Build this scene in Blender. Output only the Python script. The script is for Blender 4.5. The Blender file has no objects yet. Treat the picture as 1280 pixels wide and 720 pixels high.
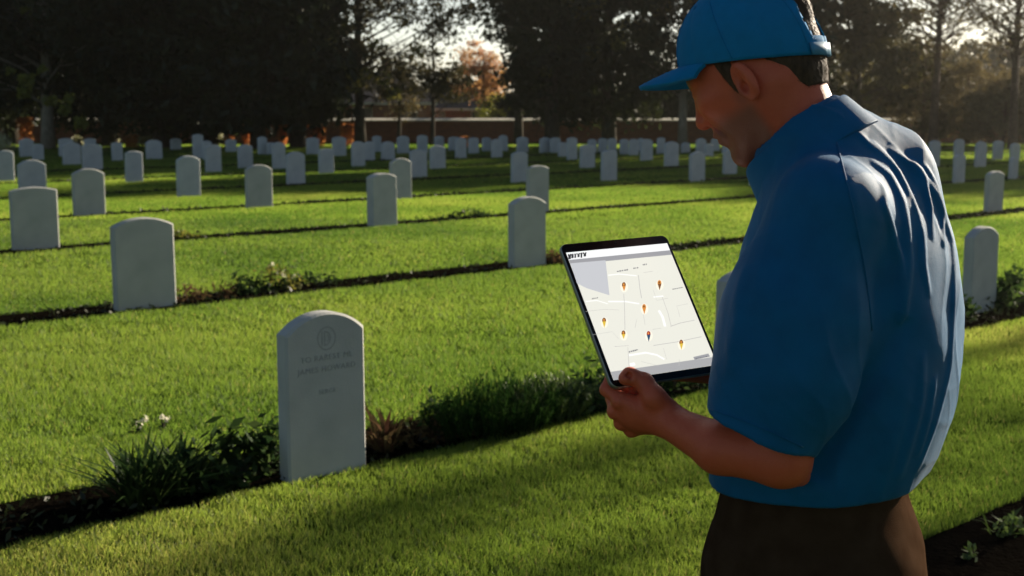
import bpy, math, os
import numpy as np
from mathutils import Vector

SKIP = set(os.environ.get('SKIP', '').split(','))
rad = math.radians
rng = np.random.default_rng(11)
scene = bpy.context.scene
COL = scene.collection

# ------------------------------------------------------------------ camera
F_PX = 1600.0
PITCH = math.atan(223 / F_PX)
CAMH = 1.62
SP, CP = math.sin(PITCH), math.cos(PITCH)
cam_d = bpy.data.cameras.new('camera')
cam = bpy.data.objects.new('camera', cam_d)
COL.objects.link(cam)
cam.location = (0, 0, CAMH)
cam.rotation_euler = (rad(90) - PITCH, 0, 0)
cam_d.sensor_width = 36
cam_d.lens = F_PX * 36 / 1280
cam_d.clip_end = 2000
cam_d.dof.use_dof = True
cam_d.dof.focus_distance = 2.25
cam_d.dof.aperture_fstop = 8
scene.camera = cam


def ray(px, py):
    a, b = (px - 640) / F_PX, (360 - py) / F_PX
    return np.array([a, b * SP + CP, b * CP - SP])


def G(px, py, z=0.0):
    d = ray(px, py)
    t = (z - CAMH) / d[2]
    return np.array([d[0] * t, d[1] * t, z])


def W(px, py, Y):
    d = ray(px, py)
    t = Y / d[1]
    return np.array([d[0] * t, Y, CAMH + d[2] * t])


def scale_at(p):          # pixels per metre at a point
    depth = p[1] * CP - (p[2] - CAMH) * SP
    return F_PX / depth


ROW = rad(48)
U = np.array([math.sin(ROW), math.cos(ROW), 0])      # along the rows of graves
N = np.array([math.cos(ROW), -math.sin(ROW), 0])     # across them, towards the camera
SUN_AZ, SUN_EL = rad(46.0), rad(18)

# ------------------------------------------------------------------ helpers


def tag(o, label=None, cat=None, group=None, kind=None):
    if label: o['label'] = label
    if cat: o['category'] = cat
    if group: o['group'] = group
    if kind: o['kind'] = kind
    return o


def empty(name, loc=(0, 0, 0), rz=0.0, parent=None):
    o = bpy.data.objects.new(name, None)
    o.empty_display_size = 0.1
    o.location = loc
    o.rotation_euler = (0, 0, rz)
    COL.objects.link(o)
    if parent: o.parent = parent
    return o


def link(name, me, mat=None, parent=None, loc=None, rz=None):
    o = bpy.data.objects.new(name, me)
    COL.objects.link(o)
    if mat is not None and not me.materials: me.materials.append(mat)
    if parent is not None: o.parent = parent
    if loc is not None: o.location = loc
    if rz is not None: o.rotation_euler = (0, 0, rz)
    return o


def mesh_np(name, V, loops, sizes, smooth=False):
    me = bpy.data.meshes.new(name)
    V = np.asarray(V, np.float32); loops = np.asarray(loops, np.int32).ravel(); sizes = np.asarray(sizes, np.int32)
    me.vertices.add(len(V)); me.vertices.foreach_set('co', V.ravel())
    me.loops.add(len(loops)); me.loops.foreach_set('vertex_index', loops)
    me.polygons.add(len(sizes))
    st = np.zeros(len(sizes), np.int32); st[1:] = np.cumsum(sizes)[:-1]
    me.polygons.foreach_set('loop_start', st)
    me.polygons.foreach_set('loop_total', sizes)
    if smooth: me.polygons.foreach_set('use_smooth', np.ones(len(sizes), bool))
    me.update(calc_edges=True)
    return me


def mesh_py(name, V, Fc, smooth=False):
    me = bpy.data.meshes.new(name)
    me.from_pydata([tuple(map(float, v)) for v in V], [], Fc)
    if smooth: me.polygons.foreach_set('use_smooth', [True] * len(Fc))
    me.update()
    return me


class MB:
    def __init__(s): s.V = []; s.F = []
    def add(s, V, Fc):
        o = len(s.V); s.V += [tuple(map(float, v)) for v in V]; s.F += [tuple(i + o for i in f) for f in Fc]
    def box(s, lo, hi):
        x0, y0, z0 = lo; x1, y1, z1 = hi
        s.add([(x0,y0,z0),(x1,y0,z0),(x1,y1,z0),(x0,y1,z0),(x0,y0,z1),(x1,y0,z1),(x1,y1,z1),(x0,y1,z1)],
              [(0,3,2,1),(4,5,6,7),(0,1,5,4),(1,2,6,5),(2,3,7,6),(3,0,4,7)])
    def tube(s, pts, rr, n=8):
        pts = [np.array(p, float) for p in pts]
        V = []; Fc = []
        for i, p in enumerate(pts):
            t = pts[min(i + 1, len(pts) - 1)] - pts[max(i - 1, 0)]
            t = t / (np.linalg.norm(t) + 1e-9)
            a = np.cross(t, [0.31, 0.17, 0.93]); a /= np.linalg.norm(a) + 1e-9
            if abs(t[2]) > .9:
                a = np.cross(t, [1, 0.1, 0]); a /= np.linalg.norm(a)
            b = np.cross(t, a)
            for k in range(n):
                q = 2 * math.pi * k / n
                V.append(p + rr[i] * (math.cos(q) * a + math.sin(q) * b))
        for i in range(len(pts) - 1):
            for k in range(n):
                k2 = (k + 1) % n
                Fc.append((i*n+k, i*n+k2, (i+1)*n+k2, (i+1)*n+k))
        Fc.append(tuple(range(n-1, -1, -1))); Fc.append(tuple((len(pts)-1)*n + k for k in range(n)))
        s.add(V, Fc)
    def build(s, name, mat, parent=None, smooth=False, loc=None, rz=None):
        return link(name, mesh_py(name, s.V, s.F, smooth), mat, parent, loc, rz)


# ------------------------------------------------------------------ materials
def mat_new(name):
    m = bpy.data.materials.new(name); m.use_nodes = True
    nt = m.node_tree; nt.nodes.clear()
    out = nt.nodes.new('ShaderNodeOutputMaterial')
    return m, nt, out


def noise_mat(name, c1, c2, scale=20.0, rough=0.8, bump=0.0, bscale=None, spec=0.3, c3=None, sheen=0.0, detail=6,
              sss=0.0, coords='Object', metallic=0.0, stretch=None, fibre=False):
    m, nt, out = mat_new(name)
    b = nt.nodes.new('ShaderNodeBsdfPrincipled')
    tc = nt.nodes.new('ShaderNodeTexCoord')
    src = tc.outputs[coords]
    if stretch:
        mp = nt.nodes.new('ShaderNodeMapping'); mp.inputs['Scale'].default_value = stretch
        nt.links.new(src, mp.inputs[0]); src = mp.outputs[0]
    n = nt.nodes.new('ShaderNodeTexNoise'); n.inputs['Scale'].default_value = scale; n.inputs['Detail'].default_value = detail
    nt.links.new(src, n.inputs['Vector'])
    r = nt.nodes.new('ShaderNodeValToRGB')
    r.color_ramp.elements[0].position = .3; r.color_ramp.elements[1].position = .7
    r.color_ramp.elements[0].color = (*c1, 1); r.color_ramp.elements[1].color = (*c2, 1)
    if c3:
        e = r.color_ramp.elements.new(.5); e.color = (*c3, 1)
    nt.links.new(n.outputs['Fac'], r.inputs[0]); nt.links.new(r.outputs[0], b.inputs['Base Color'])
    b.inputs['Roughness'].default_value = rough
    b.inputs['Specular IOR Level'].default_value = spec
    b.inputs['Metallic'].default_value = metallic
    if sheen: b.inputs['Sheen Weight'].default_value = sheen; b.inputs['Sheen Roughness'].default_value = .35
    if sss:
        b.inputs['Subsurface Weight'].default_value = sss
        b.inputs['Subsurface Radius'].default_value = (.012, .004, .002)
        b.inputs['Subsurface Scale'].default_value = 0.6
    if bump:
        n2 = nt.nodes.new('ShaderNodeTexNoise'); n2.inputs['Scale'].default_value = bscale or scale * 3; n2.inputs['Detail'].default_value = 5
        nt.links.new(src, n2.inputs['Vector'])
        bp = nt.nodes.new('ShaderNodeBump'); bp.inputs['Strength'].default_value = 1.0; bp.inputs['Distance'].default_value = bump
        nt.links.new(n2.outputs['Fac'], bp.inputs['Height']); nt.links.new(bp.outputs[0], b.inputs['Normal'])
    nt.links.new(b.outputs[0], out.inputs[0])
    return m


def leaf_mat(name, cols, trans=0.45, gloss=0.06, tcol_gain=1.3):
    """thin leaf: diffuse + translucent, colour varied by a per-face random attribute 'rnd'"""
    m, nt, out = mat_new(name)
    at = nt.nodes.new('ShaderNodeAttribute'); at.attribute_name = 'rnd'
    r = nt.nodes.new('ShaderNodeValToRGB')
    els = r.color_ramp.elements
    k = len(cols)
    els[0].position = 0; els[0].color = (*cols[0], 1); els[1].position = 1; els[1].color = (*cols[-1], 1)
    for i in range(1, k - 1):
        e = els.new(i / (k - 1)); e.color = (*cols[i], 1)
    nt.links.new(at.outputs['Fac'], r.inputs[0])
    d = nt.nodes.new('ShaderNodeBsdfDiffuse'); t = nt.nodes.new('ShaderNodeBsdfTranslucent')
    g = nt.nodes.new('ShaderNodeBsdfGlossy'); g.inputs['Roughness'].default_value = .45
    mx = nt.nodes.new('ShaderNodeMixShader'); mx.inputs[0].default_value = trans
    mx2 = nt.nodes.new('ShaderNodeMixShader'); mx2.inputs[0].default_value = gloss
    hs = nt.nodes.new('ShaderNodeHueSaturation'); hs.inputs['Value'].default_value = tcol_gain; hs.inputs['Hue'].default_value = .485
    nt.links.new(r.outputs[0], hs.inputs['Color'])
    nt.links.new(r.outputs[0], d.inputs['Color']); nt.links.new(hs.outputs[0], t.inputs['Color'])
    nt.links.new(d.outputs[0], mx.inputs[1]); nt.links.new(t.outputs[0], mx.inputs[2])
    nt.links.new(mx.outputs[0], mx2.inputs[1]); nt.links.new(g.outputs[0], mx2.inputs[2])
    nt.links.new(mx2.outputs[0], out.inputs[0])
    return m


M = {}
M['grass'] = leaf_mat('grass_blades', [(.040, .088, .011), (.074, .134, .016), (.115, .170, .024), (.23, .22, .06)], .60, .015, 2.3)
M['lawn'] = noise_mat('lawn_ground', (.022, .045, .005), (.05, .088, .010), 3.0, 1.0, .02, 60, .0, (.035, .065, .008), coords='Object')
M['soil'] = noise_mat('shadow_black_soil', (.002, .0016, .0012), (.007, .0055, .004), 14, 1.0, .03, 40, 0.0)  # soil taken near black to stand in for shadow along the rows
M['stone'] = noise_mat('pale_stone', (.42, .42, .40), (.50, .50, .475), 6, .85, .0012, 120, .1, (.46, .46, .44))
M['stone_b'] = noise_mat('weathered_stone', (.38, .385, .37), (.48, .48, .46), 4, .9, .001, 90, .1, (.435, .435, .42))
M['stone_far'] = noise_mat('sky_tint_stone', (.42, .445, .455), (.52, .54, .545), 4, .85, .001, 90, .2, (.47, .49, .495))  # paler and bluer to paint in skylight missing under the trees
M['ink'] = noise_mat('engraved_letters', (.33, .33, .315), (.37, .37, .355), 60, .9)
M['bark'] = noise_mat('bark', (.03, .025, .02), (.1, .085, .065), 6, .95, .03, 18, .1, stretch=(3, 3, .6))
M['bark_pale'] = noise_mat('pale_bark', (.16, .14, .11), (.3, .27, .22), 5, .9, .02, 18, .1, stretch=(3, 3, .8))
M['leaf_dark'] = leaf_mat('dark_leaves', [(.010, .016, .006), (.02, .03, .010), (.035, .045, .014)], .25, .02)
M['leaf_mid'] = leaf_mat('mid_leaves', [(.03, .045, .012), (.055, .07, .02), (.09, .10, .03)], .4, .03)
M['leaf_lime'] = leaf_mat('lime_leaves', [(.05, .06, .012), (.10, .11, .02), (.19, .19, .03)], .5, .03)
M['leaf_brown'] = leaf_mat('olive_brown_leaves', [(.05, .045, .02), (.09, .075, .03), (.14, .12, .05)], .4, .03)
M['leaf_orange'] = leaf_mat('orange_leaves', [(.34, .12, .03), (.46, .20, .05), (.56, .32, .09)], .5, .02)  # strong orange also puts sunlight into the leafy stand-ins by the wall
M['leaf_pale'] = leaf_mat('pale_leaves', [(.3, .32, .16), (.42, .42, .25), (.5, .5, .34)], .4, .03)
M['plant'] = leaf_mat('border_leaves', [(.010, .026, .008), (.02, .044, .012), (.05, .085, .024)], .35, .01)
M['plant_red'] = leaf_mat('reddish_leaves', [(.04, .02, .012), (.08, .05, .025), (.12, .10, .04)], .35, .0)
M['petal'] = leaf_mat('white_petals', [(.6, .58, .45), (.75, .72, .6)], .4, .03)
M['skin'] = None

# ------------------------------------------------------------------ signed distance tools


def smin(a, b, k):
    h = np.clip(.5 + .5 * (b - a) / k, 0, 1)
    return b + (a - b) * h - k * h * (1 - h)


def smax(a, b, k): return -smin(-a, -b, k)


def sph(P, c, r): return np.linalg.norm(P - np.asarray(c), axis=1) - r


def ell(P, c, r, R=None):
    q = P - np.asarray(c)
    if R is not None: q = q @ np.asarray(R).T
    r = np.asarray(r)
    k0 = np.linalg.norm(q / r, axis=1); k1 = np.linalg.norm(q / (r * r), axis=1)
    return k0 * (k0 - 1) / np.maximum(k1, 1e-9)


def cone(P, a, b, ra, rb):
    a = np.asarray(a, float); b = np.asarray(b, float)
    ba = b - a; t = np.clip(((P - a) @ ba) / (ba @ ba), 0, 1)
    return np.linalg.norm(P - a - t[:, None] * ba, axis=1) - (ra + (rb - ra) * t)


def chain(P, pts, rr, k=.01):
    d = None
    for i in range(len(pts) - 1):
        e = cone(P, pts[i], pts[i+1], rr[i], rr[i+1])
        d = e if d is None else np.minimum(d, e) if k == 0 else smin(d, e, k)
    return d


def surface_nets(name, f, lo, hi, h, B=8):
    lo = np.array(lo, float); hi = np.array(hi, float)
    n = (np.ceil((hi - lo) / h / B).astype(int)) * B
    nb = n // B
    bi = np.stack(np.meshgrid(*[np.arange(k) for k in nb], indexing='ij'), -1).reshape(-1, 3)
    cen = lo + (bi * B + (B - 1) / 2) * h
    dc = f(cen)
    vol = np.empty(tuple(n), np.float32)
    v6 = vol.reshape(nb[0], B, nb[1], B, nb[2], B)
    v6[:] = np.where(dc > 0, 1.0, -1.0).astype(np.float32).reshape(nb[0], 1, nb[1], 1, nb[2], 1)
    act = np.abs(dc) < B * h * .87 * 1.5 + .004
    ab = bi[act]
    off = np.stack(np.meshgrid(*[np.arange(B)] * 3, indexing='ij'), -1).reshape(-1, 3)
    for s in range(0, len(ab), 400):
        q = ab[s:s+400]
        P = lo + (q[:, None, :] * B + off[None]).reshape(-1, 3) * h
        d = f(P).astype(np.float32).reshape(len(q), B, B, B)
        v6[q[:, 0], :, q[:, 1], :, q[:, 2], :] = d
    ins = vol < 0
    cnt = np.zeros(tuple(n - 1), np.int8)
    sl = [slice(0, -1), slice(1, None)]
    for a in (0, 1):
        for b in (0, 1):
            for c in (0, 1): cnt += ins[sl[a], sl[b], sl[c]]
    act = (cnt > 0) & (cnt < 8)
    idx = np.argwhere(act)
    gid = np.full(tuple(n - 1), -1, np.int32)
    gid[act] = np.arange(len(idx))
    corners = np.array([(a, b, c) for a in (0, 1) for b in (0, 1) for c in (0, 1)])
    vals = np.stack([vol[idx[:, 0]+a, idx[:, 1]+b, idx[:, 2]+c] for a, b, c in corners], 1)
    acc = np.zeros((len(idx), 3)); num = np.zeros(len(idx))
    for i in range(8):
        for j in range(i + 1, 8):
            if abs(corners[i] - corners[j]).sum() != 1: continue
            va, vb = vals[:, i], vals[:, j]
            m = (va < 0) != (vb < 0)
            t = np.where(m, va / np.where(m, va - vb, 1), 0)
            p = corners[i] + t[:, None] * (corners[j] - corners[i])
            acc[m] += p[m]; num[m] += 1
    V = lo + (idx + acc / np.maximum(num, 1)[:, None]) * h
    quads = []
    for ax in range(3):
        o1, o2 = [(1, 2), (2, 0), (0, 1)][ax]
        A = [slice(None)] * 3; Bs = [slice(None)] * 3
        A[ax] = slice(0, -1); Bs[ax] = slice(1, None)
        ia, ib = ins[tuple(A)], ins[tuple(Bs)]
        e = np.argwhere(ia != ib)
        e = e[(e[:, o1] > 0) & (e[:, o2] > 0) & (e[:, o1] < n[o1] - 1) & (e[:, o2] < n[o2] - 1)]
        flip = ia[e[:, 0], e[:, 1], e[:, 2]]
        c = []
        for d1, d2 in ((-1, -1), (0, -1), (0, 0), (-1, 0)):
            q = e.copy(); q[:, o1] += d1; q[:, o2] += d2
            c.append(gid[q[:, 0], q[:, 1], q[:, 2]])
        c = np.stack(c, 1)
        c[~flip] = c[~flip][:, ::-1]
        quads.append(c)
    Q = np.concatenate(quads)
    Q = Q[(Q >= 0).all(1)]
    return mesh_np(name, V, Q, np.full(len(Q), 4), True)

# ------------------------------------------------------------------ the tablet (geometry first: the hands close on it)
def solve_tablet():
    BL = W(766, 485, 1.865)
    best = None
    for yt in np.linspace(1.87, 2.1, 116):
        TL = W(699, 305, yt)
        e = abs(np.linalg.norm(TL - BL) - .252)
        if best is None or e < best[0]: best = (e, TL)
    TL = best[1]; v = TL - BL; v /= np.linalg.norm(v)
    best = None
    for yt in np.linspace(1.87, 2.3, 431):
        TR = W(833, 293, yt)
        e = abs(np.dot(TR - TL, v))
        if best is None or e < best[0]: best = (e, TR)
    u = best[1] - TL; w = np.linalg.norm(u); u = u / w
    u = u - v * np.dot(u, v); u /= np.linalg.norm(u)
    n = np.cross(u, v)
    return BL, u, v, n, w, .252


TB, TU, TV, TN, TW_, TH_ = solve_tablet()
print('tablet', TB, TU, TV, TN, TW_)


def on_tab(px, py, off=0.0):      # the tablet's front plane under a sight line
    d = ray(px, py); o = np.array([0, 0, CAMH])
    t = np.dot(TB - o, TN) / np.dot(d, TN)
    return o + d * t + TN * off


def tab_st(px, py):
    p = on_tab(px, py) - TB
    return np.dot(p, TU), np.dot(p, TV)


# ------------------------------------------------------------------ the man
ABODY = rad(28)
FW = np.array([-math.cos(ABODY), math.sin(ABODY), 0]); LF = np.array([-math.sin(ABODY), -math.cos(ABODY), 0])
TY = 1.95
BH, TAU = rad(30), rad(30)
hF = np.array([-math.cos(BH) * math.cos(TAU), math.sin(BH) * math.cos(TAU), -math.sin(TAU)])
hU = np.array([-math.cos(BH) * math.sin(TAU), math.sin(BH) * math.sin(TAU), math.cos(TAU)])
hL = np.array([-math.sin(BH), -math.cos(BH), 0])
HC = W(938, 82, 1.975)
HM = np.stack([hF, hL, hU])           # rows: local axes


def hw(f, l, u): return HC + hF * f + hL * l + hU * u


def slice_table(rows):
    out = []
    for py, L, R, a, ex in rows:
        p0, p1 = W(L, py, TY), W(R, py, TY)
        half = (p1[0] - p0[0]) / 2
        b = math.sqrt(max(half ** 2 - (a * LF[0]) ** 2, 1e-4)) / abs(FW[0])
        out.append((p0[2], (p0[0] + p1[0]) / 2, a, b, ex))
    out.sort()
    return np.array(out)


def sdf_slices(P, T, exp=2.4):
    z = np.clip(P[:, 2], T[0, 0], T[-1, 0])
    cx = np.interp(z, T[:, 0], T[:, 1]); a = np.interp(z, T[:, 0], T[:, 2]); b = np.interp(z, T[:, 0], T[:, 3])
    q = P[:, :2] - np.stack([cx, np.full(len(P), TY)], 1)
    l = q @ LF[:2]; f = q @ FW[:2]
    n = (np.abs(l / a) ** exp + np.abs(f / b) ** exp) ** (1 / exp)
    d = (n - 1) * np.minimum(a, b) * 1.0
    rr = np.sqrt(l * l + f * f)
    d = np.where(n > 1e-3, rr * (1 - 1 / np.maximum(n, 1e-3)), d)
    d = np.maximum(d, -.12)
    dz = np.maximum(P[:, 2] - T[-1, 0], T[0, 0] - P[:, 2])
    return np.where(dz > 0, np.sqrt(np.maximum(d, 0) ** 2 + dz ** 2) + np.minimum(d, 0) * 0, np.maximum(d, dz))


def densify(T, n=60):
    # smooth interpolation of the table along z
    z = np.linspace(T[0, 0], T[-1, 0], n)
    out = [z]
    for c in range(1, 4):
        y = np.interp(z, T[:, 0], T[:, c])
        k = np.ones(7) / 7
        yp = np.concatenate([np.full(3, y[0]), y, np.full(3, y[-1])])
        out.append(np.convolve(yp, k, 'valid'))
    return np.stack(out, 1)


TORSO = densify(slice_table([
    (150, 1035, 1078, .045, 2), (168, 1015, 1098, .085, 2), (190, 985, 1132, .13, 2), (215, 962, 1158, .165, 2), (250, 945, 1183, .195, 2), (300, 928, 1197, .21, 2), (350, 918, 1201, .212, 2),
    (400, 912, 1201, .21, 2), (450, 906, 1197, .205, 2), (500, 899, 1188, .198, 2), (560, 890, 1168, .19, 2),
    (600, 887, 1146, .18, 2), (625, 890, 1128, .172, 2), (648, 905, 1115, .165, 2)]), 80)
PELVIS = densify(slice_table([
    (545, 912, 1140, .150, 2), (575, 908, 1136, .155, 2), (605, 905, 1128, .16, 2), (640, 899, 1140, .168, 2), (680, 885, 1150, .175, 2), (720, 879, 1154, .18, 2), (790, 885, 1150, .178, 2)]), 40)
SL = W(1036, 268, 1.785)
SR = SL - LF * .37
EL = W(976, 571, 1.745); WL = W(830, 524, 1.868)
ER = W(1085, 505, 2.2); WR = W(910, 462, 2.07)
NK = W(1010, 188, 1.935)
CC = W(1006, 176, 1.935)      # middle of the collar ring
HEMC = W(947, 552, 1.75)
HEMR = W(1132, 412, 2.17)


def sdf_trousers(P):
    d = sdf_slices(P, PELVIS)
    for s in (1, -1):
        c = np.array([np.interp(.9, PELVIS[:, 0], PELVIS[:, 1]), TY, 0])
        hip = c + LF * .088 * s + np.array([0, 0, .86])
        knee = c + LF * .10 * s + FW * .015 + np.array([0, 0, .50])
        ank = c + LF * .105 * s - FW * .01 + np.array([0, 0, .085])
        d = smin(d, chain(P, [hip, knee, ank], [.095, .072, .06], .02), .05)
    return smax(d, .045 - P[:, 2], .01)


def poly2(P2, poly):
    poly = np.asarray(poly, float); n = len(poly)
    d = np.full(len(P2), 1e9); s = np.ones(len(P2))
    j = n - 1
    for i in range(n):
        e = poly[j] - poly[i]; w = P2 - poly[i]
        t = np.clip((w @ e) / (e @ e), 0, 1)
        b = w - t[:, None] * e
        d = np.minimum(d, (b * b).sum(1))
        c1 = P2[:, 1] >= poly[i][1]; c2 = P2[:, 1] < poly[j][1]; c3 = e[0] * w[:, 1] > e[1] * w[:, 0]
        fl = (c1 & c2 & c3) | (~c1 & ~c2 & ~c3)
        s = np.where(fl, -s, s); j = i
    return s * np.sqrt(d)


def skull(q):
    d = ell(q, (-.006, 0, .008), (.102, .079, .108))
    return d


def sdf_head(q):
    al = np.abs(q[:, 1]); m = np.stack([q[:, 0], al, q[:, 2]], 1)
    d = skull(q)
    d = smin(d, ell(q, (.038, 0, -.035), (.055, .058, .075)), .03)              # face block
    d = smin(d, cone(m, (.0, .052, -.065), (.066, .014, -.118), .020, .017), .028)   # jaw line
    d = smin(d, ell(q, (.070, 0, -.112), (.020, .022, .018)), .016)              # chin
    d = smin(d, cone(m, (.080, .008, .026), (.070, .044, .022), .012, .012), .016)  # brow
    d = smin(d, ell(m, (.058, .046, -.028), (.026, .02, .02)), .02)              # cheek bone
    d = smax(d, -ell(m, (.099, .031, -.001), (.020, .018, .012)), .010)         # eye socket
    d = smin(d, ell(m, (.079, .031, -.003), (.0135, .0155, .0125)), .006)        # lids
    d = smin(d, cone(q, (.083, 0, .014), (.107, 0, -.036), .009, .0115), .010)    # nose ridge
    d = smin(d, ell(q, (.105, 0, -.040), (.013, .012, .010)), .006)
    d = smin(d, ell(m, (.094, .0125, -.043), (.011, .0075, .008)), .005)         # nostril wings
    d = smax(d, -ell(m, (.098, .007, -.050), (.005, .0035, .004)), .003)
    d = smin(d, ell(q, (.078, 0, -.072), (.020, .028, .022)), .014)              # muzzle
    d = smin(d, ell(q, (.092, 0, -.068), (.010, .022, .0055)), .005)             # upper lip
    d = smin(d, ell(q, (.088, 0, -.080), (.010, .019, .006)), .005)              # lower lip
    d = smax(d, -ell(q, (.101, 0, -.0740), (.009, .022, .0013)), .003)
    d = smin(d, cone(m, (-.035, .05, -.05), (-.012, .045, -.085), .022, .016), .03)
    d = smax(d, -cone(m, (.090, .020, -.048), (.074, .034, -.078), .0022, .0022), .007)     # smile line
    # ears
    e = m - np.array([-.008, .079, -.033])
    a = rad(26); ca, sa = math.cos(a), math.sin(a)
    ef = e[:, 0] * ca - e[:, 1] * sa; el_ = e[:, 0] * sa + e[:, 1] * ca; eu = e[:, 2]
    t = rad(10); ef, eu = ef * math.cos(t) - eu * math.sin(t), ef * math.sin(t) + eu * math.cos(t)
    E3 = np.stack([ef, el_, eu], 1)
    ear = ell(E3, (-.002, .006, 0), (.0195, .0085, .0325))
    ear = smax(ear, -ell(E3, (.0015, .0155, .001), (.0128, .0115, .0245)), .002)
    ear = smin(ear, cone(E3, (-.006, .009, .014), (-.007, .008, -.010), .0026, .0026), .004)
    ear = smax(ear, -ell(E3, (.005, .008, -.005), (.0065, .014, .010)), .002)
    ear = smin(ear, ell(E3, (.014, .006, -.006), (.0035, .005, .006)), .004)
    d = smin(d, ear, .004)
    return d


def finger(P, pts, rr): return chain(P, pts, rr, .004)


TT = .0095   # tablet thickness
def tabpt(px, py, off): return on_tab(px, py, off)


def sdf_hands(P):
    # left hand: thumb on the glass at the lower left corner, fingers curled behind
    wr = WL
    bk = -(TT + .0085)
    mc = [W(776, 500, 1.878), W(770, 513, 1.892), W(778, 527, 1.903), W(791, 536, 1.908)]
    d = cone(P, W(846, 530, 1.855), wr, .024, .0235)
    for k, m in enumerate(mc):
        d = smin(d, cone(P, wr + np.array([0, .004 * k, 0]), m, .021, [.0135, .0135, .013, .012][k]), .012)
    d = smin(d, ell(P, W(800, 518, 1.882), (.028, .017, .022)), .015)
    pip = [W(758, 487, 1.893), W(765, 497, 1.915), W(772, 508, 1.925), W(786, 520, 1.928)]
    dip = [tabpt(770, 468, bk - .002), tabpt(782, 470, bk - .004), tabpt(790, 476, bk - .006), tabpt(800, 484, bk - .008)]
    tip = [tabpt(788, 461, bk), tabpt(800, 464, bk), tabpt(808, 470, bk), tabpt(816, 478, bk)]
    for m, a, b, c in zip(mc, pip, dip, tip):
        d = smin(d, finger(P, [m, a, b, c], [.0120, .0102, .0088, .0075]), .0028)
    for m in mc: d = smin(d, sph(P, m + np.array([-.003, -.004, -.002]), .0105), .004)      # knuckle bumps
    th = [W(832, 512, 1.862), W(818, 497, 1.858), tabpt(800, 483, .014), tabpt(783, 474, .0115), tabpt(777, 477, .010)]
    thd = chain(P, th, [.019, .0165, .0135, .0118, .0095], .008)
    d = smin(d, thd, .010)
    nl = np.array(tabpt(779.5, 476, .0195)); d = smax(d, -(sph(P, nl, .0052)), .0015)         # nail bed
    d = smax(d, -cone(P, tabpt(793, 473, .025), tabpt(797, 484, .026), .0012, .0012), .002)
    # right hand: fingers spread on the tablet's back
    mc = [tabpt(852, 434, -.030), tabpt(852, 441, -.034), tabpt(853, 447, -.036), tabpt(855, 453, -.036)]
    e = cone(P, WR + (WR - ER) * -.12, WR, .027, .025)
    for m in mc: e = smin(e, cone(P, WR, m, .022, .0125), .012)
    tips = [tabpt(800, 410, bk), tabpt(792, 426, bk), tabpt(796, 438, bk), tabpt(810, 448, bk)]
    for m, t in zip(mc, tips):
        mid = (m + t) / 2 - TN * .006
        e = smin(e, finger(P, [m, mid, t], [.0115, .0098, .0075]), .004)
    e = smin(e, chain(P, [WR + np.array([-.02, 0, .01]), tabpt(852, 418, -.03), tabpt(836, 385, bk)], [.018, .0135, .009], .006), .008)
    return np.minimum(d, e)


def sdf_body(P):
    d = np.full(len(P), 1.0)
    q = (P - HC) @ HM.T
    near = np.linalg.norm(q, axis=1) < .26
    hd = np.linalg.norm(q, axis=1) - .13
    if near.any(): hd[near] = sdf_head(q[near])
    neck = cone(P, HC + hF * -.032 + hU * -.045, NK, .058, .064)
    d = smin(hd, neck, .022)
    tr = sdf_slices(P, TORSO) + .022
    tr = smax(tr, 1.085 - P[:, 2], .01)
    pv_ = sdf_slices(P, PELVIS) + .02
    tr = smin(tr, pv_, .01)
    tr = np.where(P[:, 2] < 1.14, np.maximum(tr, pv_), tr)
    d = smin(d, tr, .03)
    for S, E, Wp, mid in ((SL, EL, WL, W(900, 560, 1.785)), (SR, ER, WR, (ER + WR) / 2)):
        d = smin(d, chain(P, [S, E], [.052, .043], .01), .02)
        d = smin(d, chain(P, [E, mid, Wp], [.0405, .0365, .0235], .012), .012)
    nh = (np.linalg.norm(P - W(800, 500, 1.88), axis=1) < .2) | (np.linalg.norm(P - tabpt(860, 440, -.03), axis=1) < .2)
    if nh.any():
        hh = np.full(len(P), 1.0); hh[nh] = sdf_hands(P[nh]); d = smin(d, hh, .008)
    d = smin(d, cone(P, W(990, 585, 1.75), W(1001, 596, 1.757), .020, .012), .02)      # point of the elbow
    d = smin(d, sdf_trousers(P) + .02, .02)
    for s in (1, -1):
        c = np.array([np.interp(.9, PELVIS[:, 0], PELVIS[:, 1]), TY, 0])
        a = c + LF * .105 * s - FW * .01
        d = smin(d, cone(P, a + [0, 0, .2], a + [0, 0, .06], .042, .036), .02)
        d = smin(d, cone(P, a + [0, 0, .05], a + FW * .14 + [0, 0, .035], .033, .024), .02)
    return d


def march(f, px, py, t0=1.2, t1=2.6):
    d = ray(px, py); o = np.array([0, 0, CAMH]); t = t0
    for _ in range(120):
        v = float(f((o + d * t)[None])[0])
        if v < .0008: return o + d * t
        t += v * .8 / np.linalg.norm(d)
        if t > t1: return None
    return None


AXL = HEMC - W(1000, 400, 1.775)
HAX = np.array([-.38, .05, -.92]) / np.linalg.norm([-.38, .05, -.92])


def sdf_sleeve(P, cut=True):
    slv = chain(P, [SL, W(994, 395, 1.775), W(980, 465, 1.765), HEMC + AXL * .30], [.080, .098, .096, .073], .03)
    if cut:
        slv = smax(slv, (P - W(947, 551, 1.69)) @ HAX, .004)
        slv = smax(slv, -cone(P, W(972, 485, 1.765), HEMC + AXL * .4, .068, .067), .004)
    return slv


def sdf_shirt_torso(P):
    d = sdf_slices(P, TORSO)
    d = smin(d, cone(P, W(1040, 205, 1.93), SL, .05, .075), .05)
    d = smin(d, cone(P, W(1048, 205, 1.97), SR, .05, .075), .05)
    d = smin(d, cone(P, CC - FW * .018 + [0, 0, -.020], W(1066, 240, 1.955), .090, .125), .03)
    slr = chain(P, [SR, HEMR, HEMR + (ER - HEMR) * .3], [.08, .086, .084], .03)
    return smin(d, slr, .03)


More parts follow.
